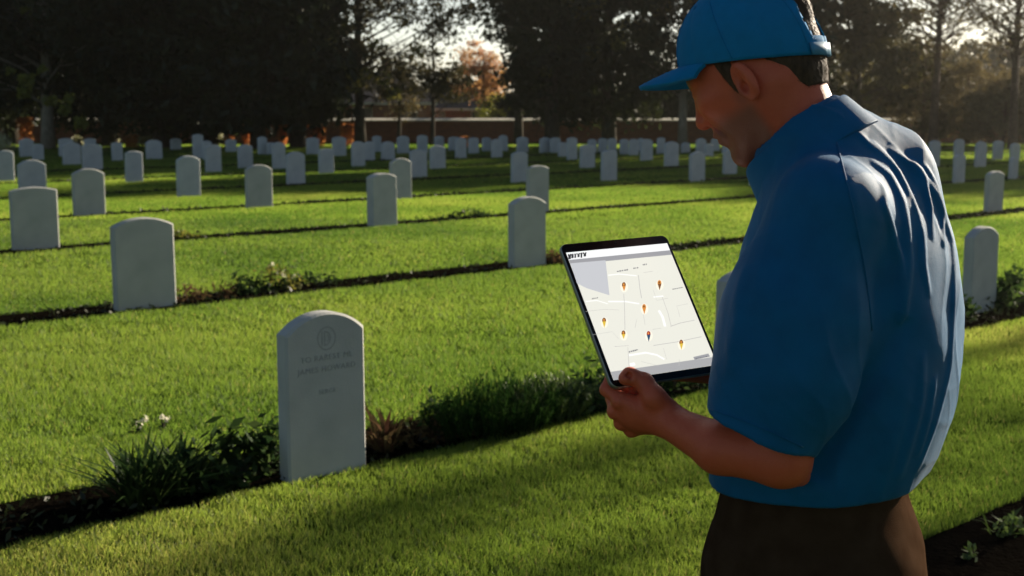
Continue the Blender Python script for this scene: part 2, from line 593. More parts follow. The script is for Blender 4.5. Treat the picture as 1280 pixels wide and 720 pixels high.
def sdf_shirt_base(P, cut=False):
    return smin(sdf_shirt_torso(P), sdf_sleeve(P, cut), .016)


FOLDS = [([(1072, 168), (1098, 190), (1122, 215), (1140, 250), (1152, 292), (1154, 330), (1162, 372)], .010, .0065),
         ([(1088, 176), (1112, 200), (1130, 232), (1138, 262)], .007, .005),
         ([(1088, 200), (1112, 220), (1127, 252), (1134, 290), (1136, 330), (1132, 375), (1128, 420)], .011, .0065),
         ([(1102, 228), (1106, 258), (1116, 290), (1126, 330), (1128, 372), (1122, 440)], .009, .006),
         ([(1140, 200), (1156, 225), (1163, 262), (1166, 300)], .009, .006),
         ([(1156, 205), (1170, 235), (1177, 268), (1180, 310)], .009, .006),
         ([(1110, 184), (1142, 206), (1170, 244), (1188, 300), (1192, 380), (1186, 460), (1166, 535), (1144, 592)], .009, .007),
         ([(1050, 215), (1065, 250), (1072, 300)], .004, .012),
         ([(1155, 440), (1150, 500), (1135, 555), (1122, 600)], .007, .008),
         ([(1170, 470), (1160, 520), (1146, 570)], .007, .006),
         ([(1135, 470), (1120, 540), (1105, 590)], .004, .012),
         ([(930, 330), (922, 400), (912, 470)], .004, .014), ([(975, 350), (968, 430), (960, 500)], .003, .016),
         ([(1040, 340), (1030, 420), (1000, 500)], .003, .018), ([(1055, 610), (1000, 618), (930, 622)], .003, .010)]
VALLEY = [([(1132, 395), (1112, 440), (1075, 500), (1035, 560), (1018, 600)], .016, .016)]
_fold3 = None


def fold_lines():
    global _fold3
    if _fold3 is None:
        _fold3 = []
        for lst, sg in ((FOLDS, -1), (VALLEY, 1)):
            for pts, amp, wd in lst:
                q = [march(sdf_shirt_base, *p) for p in pts]
                q = [p for p in q if p is not None]
                if len(q) > 1: _fold3.append((q, amp * sg, wd))
    return _fold3


def sdf_shirt(P):
    d = sdf_shirt_base(P, True)
    nz = (np.sin(P[:, 0] * 31 + P[:, 2] * 9 + 1) * np.sin(P[:, 1] * 37 - P[:, 2] * 7) * .0022 +
          np.sin(P[:, 0] * 63 + P[:, 2] * 23 + np.sin(P[:, 2] * 19) * 1.5) * .0011)
    w1 = np.sin(P[:, 2] * 13 + P[:, 1] * 9) * 1.6 + np.sin(P[:, 2] * 29 + 2) * .6
    r1 = 1 - np.abs(np.sin(P[:, 0] * 40 + P[:, 1] * 34 + P[:, 2] * 10 + w1)); r2 = 1 - np.abs(np.sin(P[:, 0] * 71 - P[:, 1] * 52 + P[:, 2] * 21 + w1 * 1.4 + 1))
    msk = .5 + .5 * np.sin(P[:, 2] * 11 + P[:, 0] * 17 + P[:, 1] * 13 + 2)
    d = d + nz - .0022 * r1 ** 2.5 * msk - .0010 * r2 ** 3 * (1 - msk * .6)
    near = np.abs(d) < .06
    if near.any():
        Q = P[near]; add = np.zeros(len(Q))
        for q, amp, wd in fold_lines():
            dm = None
            n = len(q) - 1
            for i in range(n):
                a, b = q[i], q[i+1]; ba = b - a
                t = np.clip(((Q - a) @ ba) / (ba @ ba), 0, 1)
                r = np.linalg.norm(Q - a - t[:, None] * ba, axis=1)
                s = (i + t) / n
                w = np.sin(np.clip(s, 0.0, 1) * math.pi) ** .5
                g = np.exp(-(r / wd) ** 2) * w
                dm = g if dm is None else np.maximum(dm, g)
            add += amp * dm
        d[near] += add
    # shirt bottom
    bn = np.array([.06, 0, -1.0]); bn /= np.linalg.norm(bn)
    d = smax(d, (P - W(1000, 637, 1.77)) @ bn, .004)
    # collar opening round the neck
    d = smax(d, -cone(P, HC + hU * -.06 + hF * -.03, NK + np.array([.0, 0, -.02]), .066, .068), .006)
    return d


def sdf_hair(P):
    q = (P - HC) @ HM.T
    nz = (np.sin(q[:, 0] * 300 + q[:, 1] * 520 + np.sin(q[:, 2] * 90) * 2) * .0009 + np.sin(q[:, 1] * 260 - q[:, 0] * 180 + q[:, 2] * 40) * .0008)
    base = smin(skull(q), cone(P, HC + hF * -.032 + hU * -.045, NK, .058, .064), .022)
    m = np.stack([q[:, 0], np.abs(q[:, 1]), q[:, 2]], 1)
    base = smin(base, ell(q, (.038, 0, -.035), (.055, .058, .075)), .03)
    P2 = q[:, [0, 2]]
    back = poly2(P2, [(.06, .2), (.06, .03), (.0, .005), (-.042, -.012), (-.048, -.036), (-.072, -.080), (-.2, -.098), (-.2, .2)])
    side = poly2(P2, [(.028, .03), (.024, .0), (.014, -.050), (.006, -.052), (.002, -.02), (.0, .03)])
    reg = np.minimum(back, side)
    nz = nz * .25
    thick = np.clip(-reg / .02, 0, 1)
    tuft = ell(q, (-.094, 0, .038), (.028, .034, .036))
    d = base - .0018 - .0042 * thick + nz
    d = smin(d, tuft + nz * 1.2, .008)
    return smax(d, reg, .002)


def cap_mesh(head):
    A, B, Cc = .1135, .0905, .122
    c0 = np.array([-.007, 0, .008])
    sl, u0 = .47, .004
    nth, nph = 192, 34
    V = []; Fc = []; keep = []
    def pt(th, k, off=0.0):
        # th around, k from edge (0) to top (1)
        # find the point of the ellipsoid at azimuth th: edge param where u = u0+sl*f
        ct, st = math.cos(th), math.sin(th)
        lo, hi = -1.4, 1.5
        for _ in range(30):
            m = (lo + hi) / 2
            f = c0[0] + A * math.cos(m) * ct; u = c0[2] + Cc * math.sin(m)
            if u < u0 + sl * f: lo = m
            else: hi = m
        el = lo + (math.pi / 2 - lo) * k
        r = 1 + off / .1
        # a structured front: slightly steeper than an ellipsoid
        bulge = 1 + .03 * max(ct, 0) * math.sin(min(k, 1) * math.pi)
        seam = -.0018 * math.exp(-((((th / (math.pi / 3) + .5) % 1) - .5) * 22) ** 2) * (1 - k ** 6)
        return np.array([c0[0] + (A * r * bulge + seam) * math.cos(el) * ct, c0[1] + (B * r * bulge + seam) * math.cos(el) * st,
                         c0[2] + Cc * r * math.sin(el)])
    for j in range(nph + 1):
        for i in range(nth):
            V.append(pt(2 * math.pi * i / nth, j / nph))
    grid = np.array(V)
    for j in range(nph):
        for i in range(nth):
            i2 = (i + 1) % nth
            ids = (j*nth+i, j*nth+i2, (j+1)*nth+i2, (j+1)*nth+i)
            cpt = grid[list(ids)].mean(0)
            # arched opening above the strap at the back
            if cpt[0] < 0 and ((cpt[1] / .036) ** 2 + ((cpt[2] - .008) / .047) ** 2) < 1 and j >= 4: continue
            Fc.append(ids)
    Vw = [hw(*v) for v in V]
    me = mesh_py('crown_panels', Vw, Fc, True)
    o = link('cap_crown', me, M['cap'], head)
    so = o.modifiers.new('s', 'SOLIDIFY'); so.thickness = .0025; so.offset = -1
    # sweatband edge stitching ring
    mb = MB()
    ring = [hw(*(pt(2 * math.pi * i / nth, .018, .0012))) for i in range(nth + 1)]
    # brim
    rows, cols = 15, 33
    BV = []; BF = []
    for a in range(cols):
        ph = (a / (cols - 1) - .5) * 2 * rad(66)
        at = pt(ph, .0); at = at.copy()
        ext = .075 * max(math.cos(ph * 1.28), 0.0) ** .55 + .002
        for r in range(rows):
            t = r / (rows - 1)
            f = at[0] - .004 + ext * t
            l = at[1] * (1 + .04 * t)
            u = at[2] - .002 + .018 * t - 3.0 * (l * l) * t * 1.0 - .006 * t * t
            BV.append(hw(f, l, u))
    for a in range(cols - 1):
        for r in range(rows - 1):
            BF.append((a*rows+r, (a+1)*rows+r, (a+1)*rows+r+1, a*rows+r+1))
    me = mesh_py('brim', BV, BF, True)
    b = link('cap_brim', me, M['cap'], head)
    so = b.modifiers.new('s', 'SOLIDIFY'); so.thickness = .0075; so.offset = 0
    sb = b.modifiers.new('b', 'BEVEL'); sb.width = .0012; sb.segments = 2
    # button
    mb = MB(); bt = pt(0, 1.0)
    for k in range(4): pass
    mb.tube([hw(*(bt + [0, 0, -.002])), hw(*(bt + [0, 0, .002])), hw(*(bt + [0, 0, .0035]))], [.007, .0065, .003], 14)
    mb.build('cap_button', M['cap'], head, True)
    def arc(name, pts, r): m_ = MB(); m_.tube(pts, [r] * len(pts), 5); return m_.build(name, M['cap'], head, True)
    for k in range(6):
        th = math.pi / 6 + k * math.pi / 3
        if abs(th - math.pi) < .3: continue
        arc('cap_seam', [hw(*pt(th, q, .0004)) for q in np.linspace(.02, .99, 26)], .0011)
        th2 = th + math.pi / 6
        if abs((th2 - math.pi + math.pi) % (2 * math.pi) - math.pi) < .5: continue
        c_ = pt(th2, .62, .0006); c2 = pt(th2, .66, .0006); c3 = pt(th2 + .04, .62, .0006)
        a1 = (c2 - c_) / np.linalg.norm(c2 - c_); b1 = (c3 - c_) / np.linalg.norm(c3 - c_)
        arc('eyelet', [hw(*(c_ + .0032 * (math.cos(t) * a1 + math.sin(t) * b1))) for t in np.linspace(0, 6.283, 17)], .0011)
    for rr_ in (5, 9, 12):
        arc('brim_stitching', [np.array(BV[a * rows + rr_]) + hU * .0040 for a in range(2, cols - 2)], .0006)
    # strap across the opening
    SV = []; SF = []
    n = 15
    for i in range(n):
        th = math.pi + (i / (n - 1) - .5) * 1.0
        for k in (0.0, .075):
            p = pt(th, k, .0016); SV.append(hw(*p))
    for i in range(n - 1): SF.append((2*i, 2*i+2, 2*i+3, 2*i+1))
    st = link('cap_strap', mesh_py('strap', SV, SF, True), M['cap_strap'], head)
    so = st.modifiers.new('s', 'SOLIDIFY'); so.thickness = .002; so.offset = 1


def collar_mesh(parent):
    tau = rad(39)
    Ft = FW * math.cos(tau) + np.array([0, 0, -math.sin(tau)])
    Ut = FW * math.sin(tau) + np.array([0, 0, math.cos(tau)])
    n = 64
    profs = []
    V = []; Fc = []
    # profile across the collar: inner stand up to the fold, then the outer leaf falling down
    prof = [(-.002, -.030), (-.001, -.008), (.001, .010), (.003, .0175), (.0065, .0185), (.0095, .012), (.0135, -.006), (.0185, -.026), (.0215, -.040), (.0225, -.042), (.020, -.045), (.009, -.040)]
    m = len(prof)
    for i in range(n + 1):
        th = math.pi + (i / n - .5) * 2 * rad(170)        # open at the throat
        ct, st = math.cos(th), math.sin(th)
        front = max(ct, 0)
        for a, (o, z) in enumerate(prof):
            fall = 1.0 + .30 * front
            zz = z if z > 0 else z * fall
            r_f, r_l = .080 + .010 * front + o * (1.0 + .2 * front), .068 + o * 1.25
            wob = .0015 * math.sin(th * 5 + a)
            p = CC + Ft * (r_f * ct) + LF * (r_l * st) + Ut * (zz + .010 * (ct < 0) * -ct * 0) + Ut * wob
            V.append(p)
    for i in range(n):
        for a in range(m):
            a2 = (a + 1) % m
            Fc.append((i*m+a, i*m+a2, (i+1)*m+a2, (i+1)*m+a))
    Fc.append(tuple(range(m))); Fc.append(tuple(n*m + k for k in range(m - 1, -1, -1)))
    me = mesh_py('collar', V, Fc, True)
    c = link('collar', me, M['shirt'], parent)
    sb = c.modifiers.new('s', 'SUBSURF'); sb.levels = 1; sb.render_levels = 1
    return c


def skin_material():
    m, nt, out = mat_new('skin')
    b = nt.nodes.new('ShaderNodeBsdfPrincipled')
    at = nt.nodes.new('ShaderNodeAttribute'); at.attribute_name = 'stubble'
    a2 = nt.nodes.new('ShaderNodeAttribute'); a2.attribute_name = 'lip'
    tc = nt.nodes.new('ShaderNodeTexCoord')
    n = nt.nodes.new('ShaderNodeTexNoise'); n.inputs['Scale'].default_value = 45; n.inputs['Detail'].default_value = 10; n.inputs['Roughness'].default_value = .7
    nt.links.new(tc.outputs['Object'], n.inputs['Vector'])
    r = nt.nodes.new('ShaderNodeValToRGB'); r.color_ramp.elements[0].color = (.54, .085, .036, 1); r.color_ramp.elements[1].color = (.68, .145, .068, 1)
    nt.links.new(n.outputs['Fac'], r.inputs[0])
    m1 = nt.nodes.new('ShaderNodeMixRGB'); m1.inputs[2].default_value = (.12, .065, .045, 1)
    nt.links.new(at.outputs['Fac'], m1.inputs[0]); nt.links.new(r.outputs[0], m1.inputs[1])
    m2 = nt.nodes.new('ShaderNodeMixRGB'); m2.inputs[2].default_value = (.30, .09, .07, 1)
    nt.links.new(a2.outputs['Fac'], m2.inputs[0]); nt.links.new(m1.outputs[0], m2.inputs[1])
    nt.links.new(m2.outputs[0], b.inputs['Base Color'])
    b.inputs['Roughness'].default_value = .5; b.inputs['Specular IOR Level'].default_value = .35
    b.inputs['Subsurface Weight'].default_value = .12; b.inputs['Subsurface Radius'].default_value = (1, .3, .15); b.inputs['Subsurface Scale'].default_value = .008
    n2 = nt.nodes.new('ShaderNodeTexNoise'); n2.inputs['Scale'].default_value = 420; n2.inputs['Detail'].default_value = 3
    nt.links.new(tc.outputs['Object'], n2.inputs['Vector'])
    bp = nt.nodes.new('ShaderNodeBump'); bp.inputs['Distance'].default_value = .0010; bp.inputs['Strength'].default_value = .7
    nt.links.new(n2.outputs['Fac'], bp.inputs['Height']); nt.links.new(bp.outputs[0], b.inputs['Normal'])
    nt.links.new(b.outputs[0], out.inputs[0])
    return m


M['skin'] = skin_material()
M['cap'] = noise_mat('cap_cotton', (.001, .17, .38), (.0012, .19, .43), 60, .8, .0004, 900, .2, sheen=.03)
M['cap_strap'] = noise_mat('cap_strap', (.05, .2, .36), (.07, .25, .42), 60, .6, 0, 900, .3)
M['shirt'] = noise_mat('shirt_cotton', (.0005, .092, .225), (.0008, .112, .27), 25, .65, .0006, 700, .14, sheen=.07, fibre=True)
M['trousers'] = noise_mat('brown_twill', (.040, .022, .013), (.058, .034, .021), 30, 1.0, .0008, 600, .0)
M['hair'] = noise_mat('brown_hair', (.040, .021, .011), (.10, .055, .030), 160, .65, .0, 500, .25, stretch=(1, 1, .35))
M['leather'] = noise_mat('black_leather', (.01, .009, .008), (.02, .018, .016), 20, .45, .0004, 200, .4)
M['rubber'] = noise_mat('dark_rubber', (.012, .012, .012), (.02, .02, .02), 20, .8)
M['eye_white'] = noise_mat('eye_white', (.55, .52, .5), (.6, .58, .55), 20, .25)
M['iris'] = noise_mat('dark_iris', (.02, .012, .008), (.04, .02, .012), 200, .15)


def build_man():
    xs = (-.02, .98)
    body = surface_nets('person_body', sdf_body, (.08, 1.58, -.01), (.80, 2.36, 1.86), .0032)
    n = len(body.vertices)
    co = np.empty(n * 3, np.float32); body.vertices.foreach_get('co', co); co = co.reshape(-1, 3)
    q = (co - HC) @ HM.T
    near = np.linalg.norm(q, axis=1) < .2
    def sm(x, a, b): t = np.clip((x - a) / (b - a), 0, 1); return t * t * (3 - 2 * t)
    stub = sm(-q[:, 2], .045, .075) * sm(q[:, 0], -.012, .012) * (1 - sm(-q[:, 2], .125, .15)) * near * .72
    stub = np.maximum(stub, near * .45 * np.exp(-((q[:, 0] - .013) / .014) ** 2) * sm(-q[:, 2], .02, .05))
    stub *= 1 - sm(q[:, 0], .1, .107)
    brow = near * np.exp(-((q[:, 2] - .020) / .006) ** 2) * sm(q[:, 0], .066, .076) * sm(np.abs(q[:, 1]), .008, .014) * .8
    stub = np.maximum(stub, brow)
    lip = near * np.clip(1 - np.minimum(np.maximum(ell(q, (.094, 0, -.068), (.012, .022, .006)), 0), np.maximum(ell(q, (.091, 0, -.080), (.012, .019, .0065)), 0)) / .002, 0, 1)
    for nm, v in (('stubble', stub), ('lip', lip)):
        at = body.attributes.new(nm, 'FLOAT', 'POINT'); at.data.foreach_set('value', v.astype(np.float32))
    p = link('person', body, M['skin'])
    tag(p, 'man in blue cap and blue short-sleeved polo shirt, looking down at a tablet', 'person')
    link('shirt', surface_nets('shirt', sdf_shirt, (.15, 1.60, .95), (.82, 2.36, 1.70), .0034), M['shirt'], p)
    collar_mesh(p)
    seam_tube('sleeve_hem_stitching', [(886 + (1008 - 886) * t, 511 + (561 - 511) * t - 3 * math.sin(t * 3.14)) for t in np.linspace(0.02, .97, 30)], sdf_shirt, .0011, M['shirt'], p)
    seam_tube('shoulder_seam', [(1046 + 26 * math.sin(t * 1.6) + 18 * t, 178 + t * 235) for t in np.linspace(0, 1, 40)], sdf_shirt, .0012, M['shirt'], p)
    link('trousers', surface_nets('trousers', lambda P: sdf_trousers(P) + .0015 * np.sin(P[:, 2] * 70 + P[:, 0] * 30) * np.sin(P[:, 1] * 40), (.2, 1.62, .02), (.85, 2.3, 1.16), .006), M['trousers'], p)
    hm_ = surface_nets('hair', sdf_hair, HC - .16, HC + .16, .0022)
    hn = len(hm_.vertices); hv = np.empty(hn * 3, np.float32); hm_.vertices.foreach_get('co', hv); hv = hv.reshape(-1, 3)
    hnrm = np.empty(hn * 3, np.float32); hm_.vertices.foreach_get('normal', hnrm); hnrm = hnrm.reshape(-1, 3)
    hq = (hv - HC) @ HM.T
    ok = ((hq[:, 2] < .004 + .47 * hq[:, 0] + .012) | ((hq[:, 0] < -.06) & (np.abs(hq[:, 1]) < .036) & (hq[:, 2] < .06)))
    cand = np.nonzero(ok)[0]; g = np.random.default_rng(8)
    pick = g.choice(cand, 26000); pv = hv[pick] + g.normal(size=(26000, 3)) * .0008; pn = hnrm[pick]
    flow = -hU * 1.0 - hF * .35
    flow = flow - pn * (pn @ flow)[:, None]; flow /= np.linalg.norm(flow, axis=1)[:, None] + 1e-6
    d = flow + pn * g.uniform(.12, .45, (len(pick), 1)) + g.normal(size=(len(pick), 3)) * .18
    d /= np.linalg.norm(d, axis=1)[:, None]
    Ln = g.uniform(.004, .010, (len(pick), 1)) * np.clip(1.1 - 6 * np.clip(-hq[pick][:, 2:3] - .04, 0, .1), .45, 1)
    sd_ = np.cross(d, g.normal(size=(len(pick), 3))); sd_ /= np.linalg.norm(sd_, axis=1)[:, None]; sd_ *= .00022
    a_ = pv - pn * .001
    Vh = np.stack([a_ - sd_, a_ + sd_, a_ + d * Ln], 1).reshape(-1, 3)
    nf = len(hm_.polygons); lp = np.empty(len(hm_.loops), np.int32); hm_.loops.foreach_get('vertex_index', lp)
    hm2 = mesh_np('hair', np.concatenate([hv, Vh]), np.concatenate([lp, np.arange(len(Vh)) + hn]), np.concatenate([np.full(nf, 4), np.full(len(pick), 3)]), True)
    link('hair', hm2, M['hair'], p)
    cap_mesh(p)
    for s in (1, -1):
        e = empty_eye = MB()
        c = np.array([.0775, .031 * s, -.004]); r = .0118
        V = []; Fc = []
        nu, nv = 14, 10
        for j in range(nv + 1):
            for i in range(nu):
                a = math.pi * j / nv; b = 2 * math.pi * i / nu
                V.append(hw(*(c + r * np.array([math.cos(a), math.sin(a) * math.cos(b), math.sin(a) * math.sin(b)]))))
        for j in range(nv):
            for i in range(nu):
                i2 = (i + 1) % nu; Fc.append((j*nu+i, j*nu+i2, (j+1)*nu+i2, (j+1)*nu+i))
        me = mesh_py('eye', V, Fc, True); me.materials.append(M['eye_white']); me.materials.append(M['iris'])
        for k, pl in enumerate(me.polygons): pl.material_index = 1 if k < nu * 2 else 0
        link('eye', me, None, p)
    # shoes
    for s in (1, -1):
        c = np.array([np.interp(.9, PELVIS[:, 0], PELVIS[:, 1]), TY, 0]) + LF * .105 * s
        def sh(P, c=c):
            d = chain(P, [c - FW * .035 + [0, 0, .05], c + FW * .05 + [0, 0, .052], c + FW * .16 + [0, 0, .040]], [.042, .045, .036], .03)
            d = smin(d, cone(P, c - FW * .01 + [0, 0, .05], c - FW * .01 + [0, 0, .10], .042, .044), .03)
            return smax(d, .018 - P[:, 2], .004)
        def so(P, c=c):
            d = chain(P * [1, 1, 0], [(c - FW * .035), (c + FW * .05), (c + FW * .16)], [.046, .05, .041], .03)
            return smax(d, np.abs(P[:, 2] - .010) - .010, .003)
        k = surface_nets('shoe', sh, c - [.25, .25, .0], c + [.25, .25, .17], .006)
        ob = link('shoe', k, M['leather'], p)
        link('sole', surface_nets('sole', so, c - [.25, .25, .02], c + [.25, .25, .05], .006), M['rubber'], ob)


# ------------------------------------------------------------------ tablet object
def emis_mat(name, col, s):
    m, nt, out = mat_new(name)
    b = nt.nodes.new('ShaderNodeBsdfPrincipled')
    b.inputs['Base Color'].default_value = (.02, .02, .02, 1); b.inputs['Roughness'].default_value = .18
    b.inputs['Specular IOR Level'].default_value = .25
    b.inputs['Emission Color'].default_value = (*col, 1); b.inputs['Emission Strength'].default_value = s
    nt.links.new(b.outputs[0], out.inputs[0])
    return m


def seam_tube(name, pts_px, f, r, mat, parent, off=.0008):
    q = [march(f, *p) for p in pts_px]; q = [p for p in q if p is not None]
    mb = MB(); mb.tube(q, [r] * len(q), 6); mb.build(name, mat, parent, True)


def build_tablet():
    SCR = 0.41
    root = empty('tablet', TB)
    tag(root, 'silver tablet with black bezel showing a map, held by the man', 'tablet')
    def loc(s, t, o=0.0): return TU * s + TV * t + TN * o
    def rrect(s0, t0, s1, t1, r, n=6):
        pts = []
        for cx, cy, a0 in ((s1 - r, t0 + r, -90), (s1 - r, t1 - r, 0), (s0 + r, t1 - r, 90), (s0 + r, t0 + r, 180)):
            for k in range(n + 1):
                a = rad(a0 + 90 * k / n); pts.append((cx + r * math.cos(a), cy + r * math.sin(a)))
        return pts
    def plate(name, pts, o0, o1, mat, par, bev=0.0, ring=None):
        n = len(pts); V = [loc(s, t, o0) for s, t in pts] + [loc(s, t, o1) for s, t in pts]
        Fc = [tuple(range(n - 1, -1, -1)), tuple(range(n, 2 * n))] + [(i, (i + 1) % n, n + (i + 1) % n, n + i) for i in range(n)]
        o = link(name, mesh_py(name, V, Fc), mat, par)
        if bev:
            b = o.modifiers.new('b', 'BEVEL'); b.width = bev; b.segments = 3; b.limit_method = 'ANGLE'
        return o
    Wd, Hh = TW_, TH_
    plate('casing', rrect(0, 0, Wd, Hh, .012), -TT, -.0010, M['alu'], root, .0022)
    plate('bezel', rrect(.0012, .0012, Wd - .0012, Hh - .0012, .011), -.0012, 0.0, M['bezel'], root, .0003)
    # screen outline from the photograph's own corners
    s0, t1 = tab_st(707.5, 316); s1, _ = tab_st(834, 305); _, t0 = tab_st(889, 461)
    s0 = max(s0, .006); s1 = min(s1, Wd - .006); t0 = max(t0, .012)
    print('screen', s0, t0, s1, t1, Wd, Hh)
    scr = plate('screen', [(s0, t0), (s1, t0), (s1, t1), (s0, t1)], .0001, .0004, emis_mat('screen_map_cream', (.86, .85, .76), SCR), root)
    def flat(name, pts, o, mat):
        n = len(pts); V = [loc(s, t, o) for s, t in pts]
        return link(name, mesh_py(name, V, [tuple(range(n))]), mat, scr)
    def band(name, ta, tb, o, mat, sa=None, sb=None): return flat(name, [(sa or s0, ta), (sb or s1, ta), (sb or s1, tb), (sa or s0, tb)], o, mat)
    white = emis_mat('screen_white', (.95, .95, .95), SCR * 1.05); grey = emis_mat('screen_grey', (.36, .36, .38), SCR)
    pale = emis_mat('screen_pale_grey', (.60, .61, .64), SCR); ink = emis_mat('screen_ink', (.03, .03, .035), SCR)
    H_ = t1 - t0; W_ = s1 - s0
    band('header_bar', t1 - .060 * H_, t1, .0006, white)
    band('toolbar', t1 - .098 * H_, t1 - .060 * H_, .0006, grey)
    band('footer_bar', t0, t0 + .062 * H_, .0006, emis_mat('screen_footer', (.42, .42, .43), SCR))
    def px(l): return [tab_st(690 + x / 3.6, 280 + y / 3.6) for x, y in l]
    def line(name, l, w, o, mat, wob=0):
        p = [np.array(a) for a in px(l)]
        V = []; Fc = []
        for i, a in enumerate(p):
            d = p[min(i+1, len(p)-1)] - p[max(i-1, 0)]; d = d / np.linalg.norm(d); nn = np.array([-d[1], d[0]]) * w / 2
            V += [loc(*(a + nn), o), loc(*(a - nn), o)]
        for i in range(len(p) - 1): Fc.append((2*i, 2*i+2, 2*i+3, 2*i+1))
        for i, f in enumerate(Fc): Fc[i] = f[::-1]
        return link(name, mesh_py(name, V, Fc), mat, scr)
    road = emis_mat('screen_road', (.55, .54, .52), SCR); wr = emis_mat('screen_white_road', (1, 1, .97), SCR * 1.05)
    flat('park_area', [(s0, t1 - .101*H_)] + px([(112, 268), (155, 292), (258, 322), (242, 166)]) if False else px([(82, 178), (112, 268), (155, 290), (258, 322), (240, 164)]), .0007, pale)
    for l, w in (([(322, 315), (326, 400), (327, 478)], .0009), ([(388, 232), (394, 290), (402, 335)], .0011), ([(410, 410), (418, 455)], .0006),
                 ([(495, 330), (520, 400), (535, 460)], .0008), ([(532, 462), (575, 447), (640, 434)], .0010), ([(455, 548), (560, 532), (672, 508)], .0010),
                 ([(280, 553), (345, 548)], .0006), ([(340, 556), (346, 650)], .0008), ([(450, 476), (490, 470)], .0006), ([(150, 395), (235, 385), (300, 388)], .0005), ([(455, 300), (470, 345), (520, 335)], .0005), ([(180, 500), (270, 486), (300, 520)], .0005), ([(610, 360), (560, 370), (575, 420)], .0005), ([(380, 430), (372, 470)], .0005), ([(500, 560), (515, 610)], .0005), ([(400, 620), (480, 640)], .0005), ([(410, 220), (452, 214)], .0006), ([(572, 610), (570, 640)], .0006)):
        line('road_line', l, w, .0009, road)
    for l, w in (([(252, 232), (300, 226), (380, 234)], .0018), ([(252, 350), (330, 350), (392, 360)], .0024), ([(150, 350), (200, 345), (250, 360)], .0016),
                 ([(480, 390), (497, 420), (508, 462)], .0045), ([(345, 592), (420, 580), (470, 590), (505, 610)], .0030), ([(350, 635), (372, 630)], .005), ([(455, 330), (500, 325)], .0022)):
        line('white_road', l, w, .0008, wr)
    # tiny captions as rows of short strokes, as unreadable as in the photograph
    r2 = np.random.default_rng(5)
    def scrib(name, x0, y0, x1, y1, hgt, mat, n):
        V = []; Fc = []
        for k in range(n):
            a = k / n; xa = x0 + (x1 - x0) * a; ya = y0 + (y1 - y0) * a; ww = (x1 - x0) / n * r2.uniform(.5, .95)
            h = hgt * r2.uniform(.6, 1)
            q = px([(xa, ya + h/2), (xa + ww, ya + h/2 - (y0 - y1) * ww / max(x1 - x0, 1)), (xa + ww, ya - h/2), (xa, ya - h/2)])
            b = len(V); V += [loc(s, t, .0011) for s, t in q]; Fc.append((b, b+1, b+2, b+3))
        return link(name, mesh_py(name, V, Fc), mat, scr)
    scrib('header_lettering', 72, 150, 155, 139, 22, ink, 6)
    scrib('header_lettering', 70, 141, 156, 131, 8, ink, 9)
    gi = emis_mat('screen_grey_ink', (.2, .2, .22), SCR)
    for a in ((291, 215, 345, 206, 8, gi, 5), (365, 201, 388, 198, 7, gi, 3), (407, 185, 428, 182, 8, gi, 3), (178, 338, 206, 333, 6, gi, 4), (541, 295, 588, 286, 6, gi, 5), (345, 577, 386, 566, 8, gi, 5)):
        scrib('map_caption', *a)
    flat('label_box', px([(640, 612), (710, 598), (702, 584), (634, 600)])[::1], .0010, grey)
    scrib('label_text', 645, 607, 698, 596, 6, gi, 6)
    brown = emis_mat('pin_brown', (.22, .09, .03), SCR); orange = emis_mat('pin_orange', (.75, .30, .06), SCR)
    yel = emis_mat('pin_yellow', (.80, .55, .06), SCR); red = emis_mat('pin_red', (.40, .02, .03), SCR); blue = emis_mat('pin_blue', (.03, .08, .17), SCR)
    glow = emis_mat('pin_halo', (.98, .93, .78), SCR * 1.05)
    def pin(x, y, top, tail, hgt):
        bx, by = x, y
        def disc(cx, cy, rx, ry, o, mat, nm='map_pin', par=None):
            q = px([(cx + rx * math.cos(a), cy + ry * math.sin(a)) for a in np.linspace(0, -2 * math.pi, 15)[:-1]])
            V = [loc(s, t, o) for s, t in q]
            return link(nm, mesh_py(nm, V, [tuple(range(14))]), mat, scr)
        disc(bx + 2, by + 2, 17, 24, .0009, glow, 'pin_halo')
        disc(bx, by - 7, 9, 13, .0012, top)
        q = px([(bx - 8, by - 2), (bx + 1, by + hgt), (bx + 9, by - 4)])
        link('pin_tail', mesh_py('pin_tail', [loc(s, t, .0013) for s, t in q], [(0, 1, 2)]), tail, scr)
        disc(bx - 1, by - 9, 4, 5, .0014, orange if top is not orange else brown, 'pin_dot')
    for x, y, a, b, h in ((322, 283, brown, orange, 22), (482, 274, orange, brown, 26), (413, 382, orange, orange, 26), (233, 443, brown, yel, 26),
                          (320, 500, brown, yel, 20), (433, 503, red, blue, 30), (580, 542, brown, yel, 26)):
        pin(x, y, a, b, h)
    mb = MB(); c = loc(Wd * .5, Hh - .006, .0003); mb.tube([c, c + TN * .0003], [.0016, .0015], 10); mb.build('camera_lens', M['leather'], root)


M['alu'] = noise_mat('brushed_aluminium', (.30, .29, .28), (.36, .35, .34), 40, .35, 0, spec=.5, metallic=.7)
M['bezel'] = noise_mat('black_glass_bezel', (.004, .004, .005), (.006, .006, .007), 10, .25, 0, spec=.35)

# ------------------------------------------------------------------ ground, beds, wall
def vnoise(x, y, s, seed=0):
    """smooth value noise in 0..1"""
    x = x / s; y = y / s
    xi = np.floor(x).astype(int); yi = np.floor(y).astype(int)
    fx = x - xi; fy = y - yi; fx = fx * fx * (3 - 2 * fx); fy = fy * fy * (3 - 2 * fy)
    def h(a, b): return (np.sin(a * 127.1 + b * 311.7 + seed * 74.7) * 43758.5453) % 1.0
    return (h(xi, yi) * (1 - fx) + h(xi + 1, yi) * fx) * (1 - fy) + (h(xi, yi + 1) * (1 - fx) + h(xi + 1, yi + 1) * fx) * fy


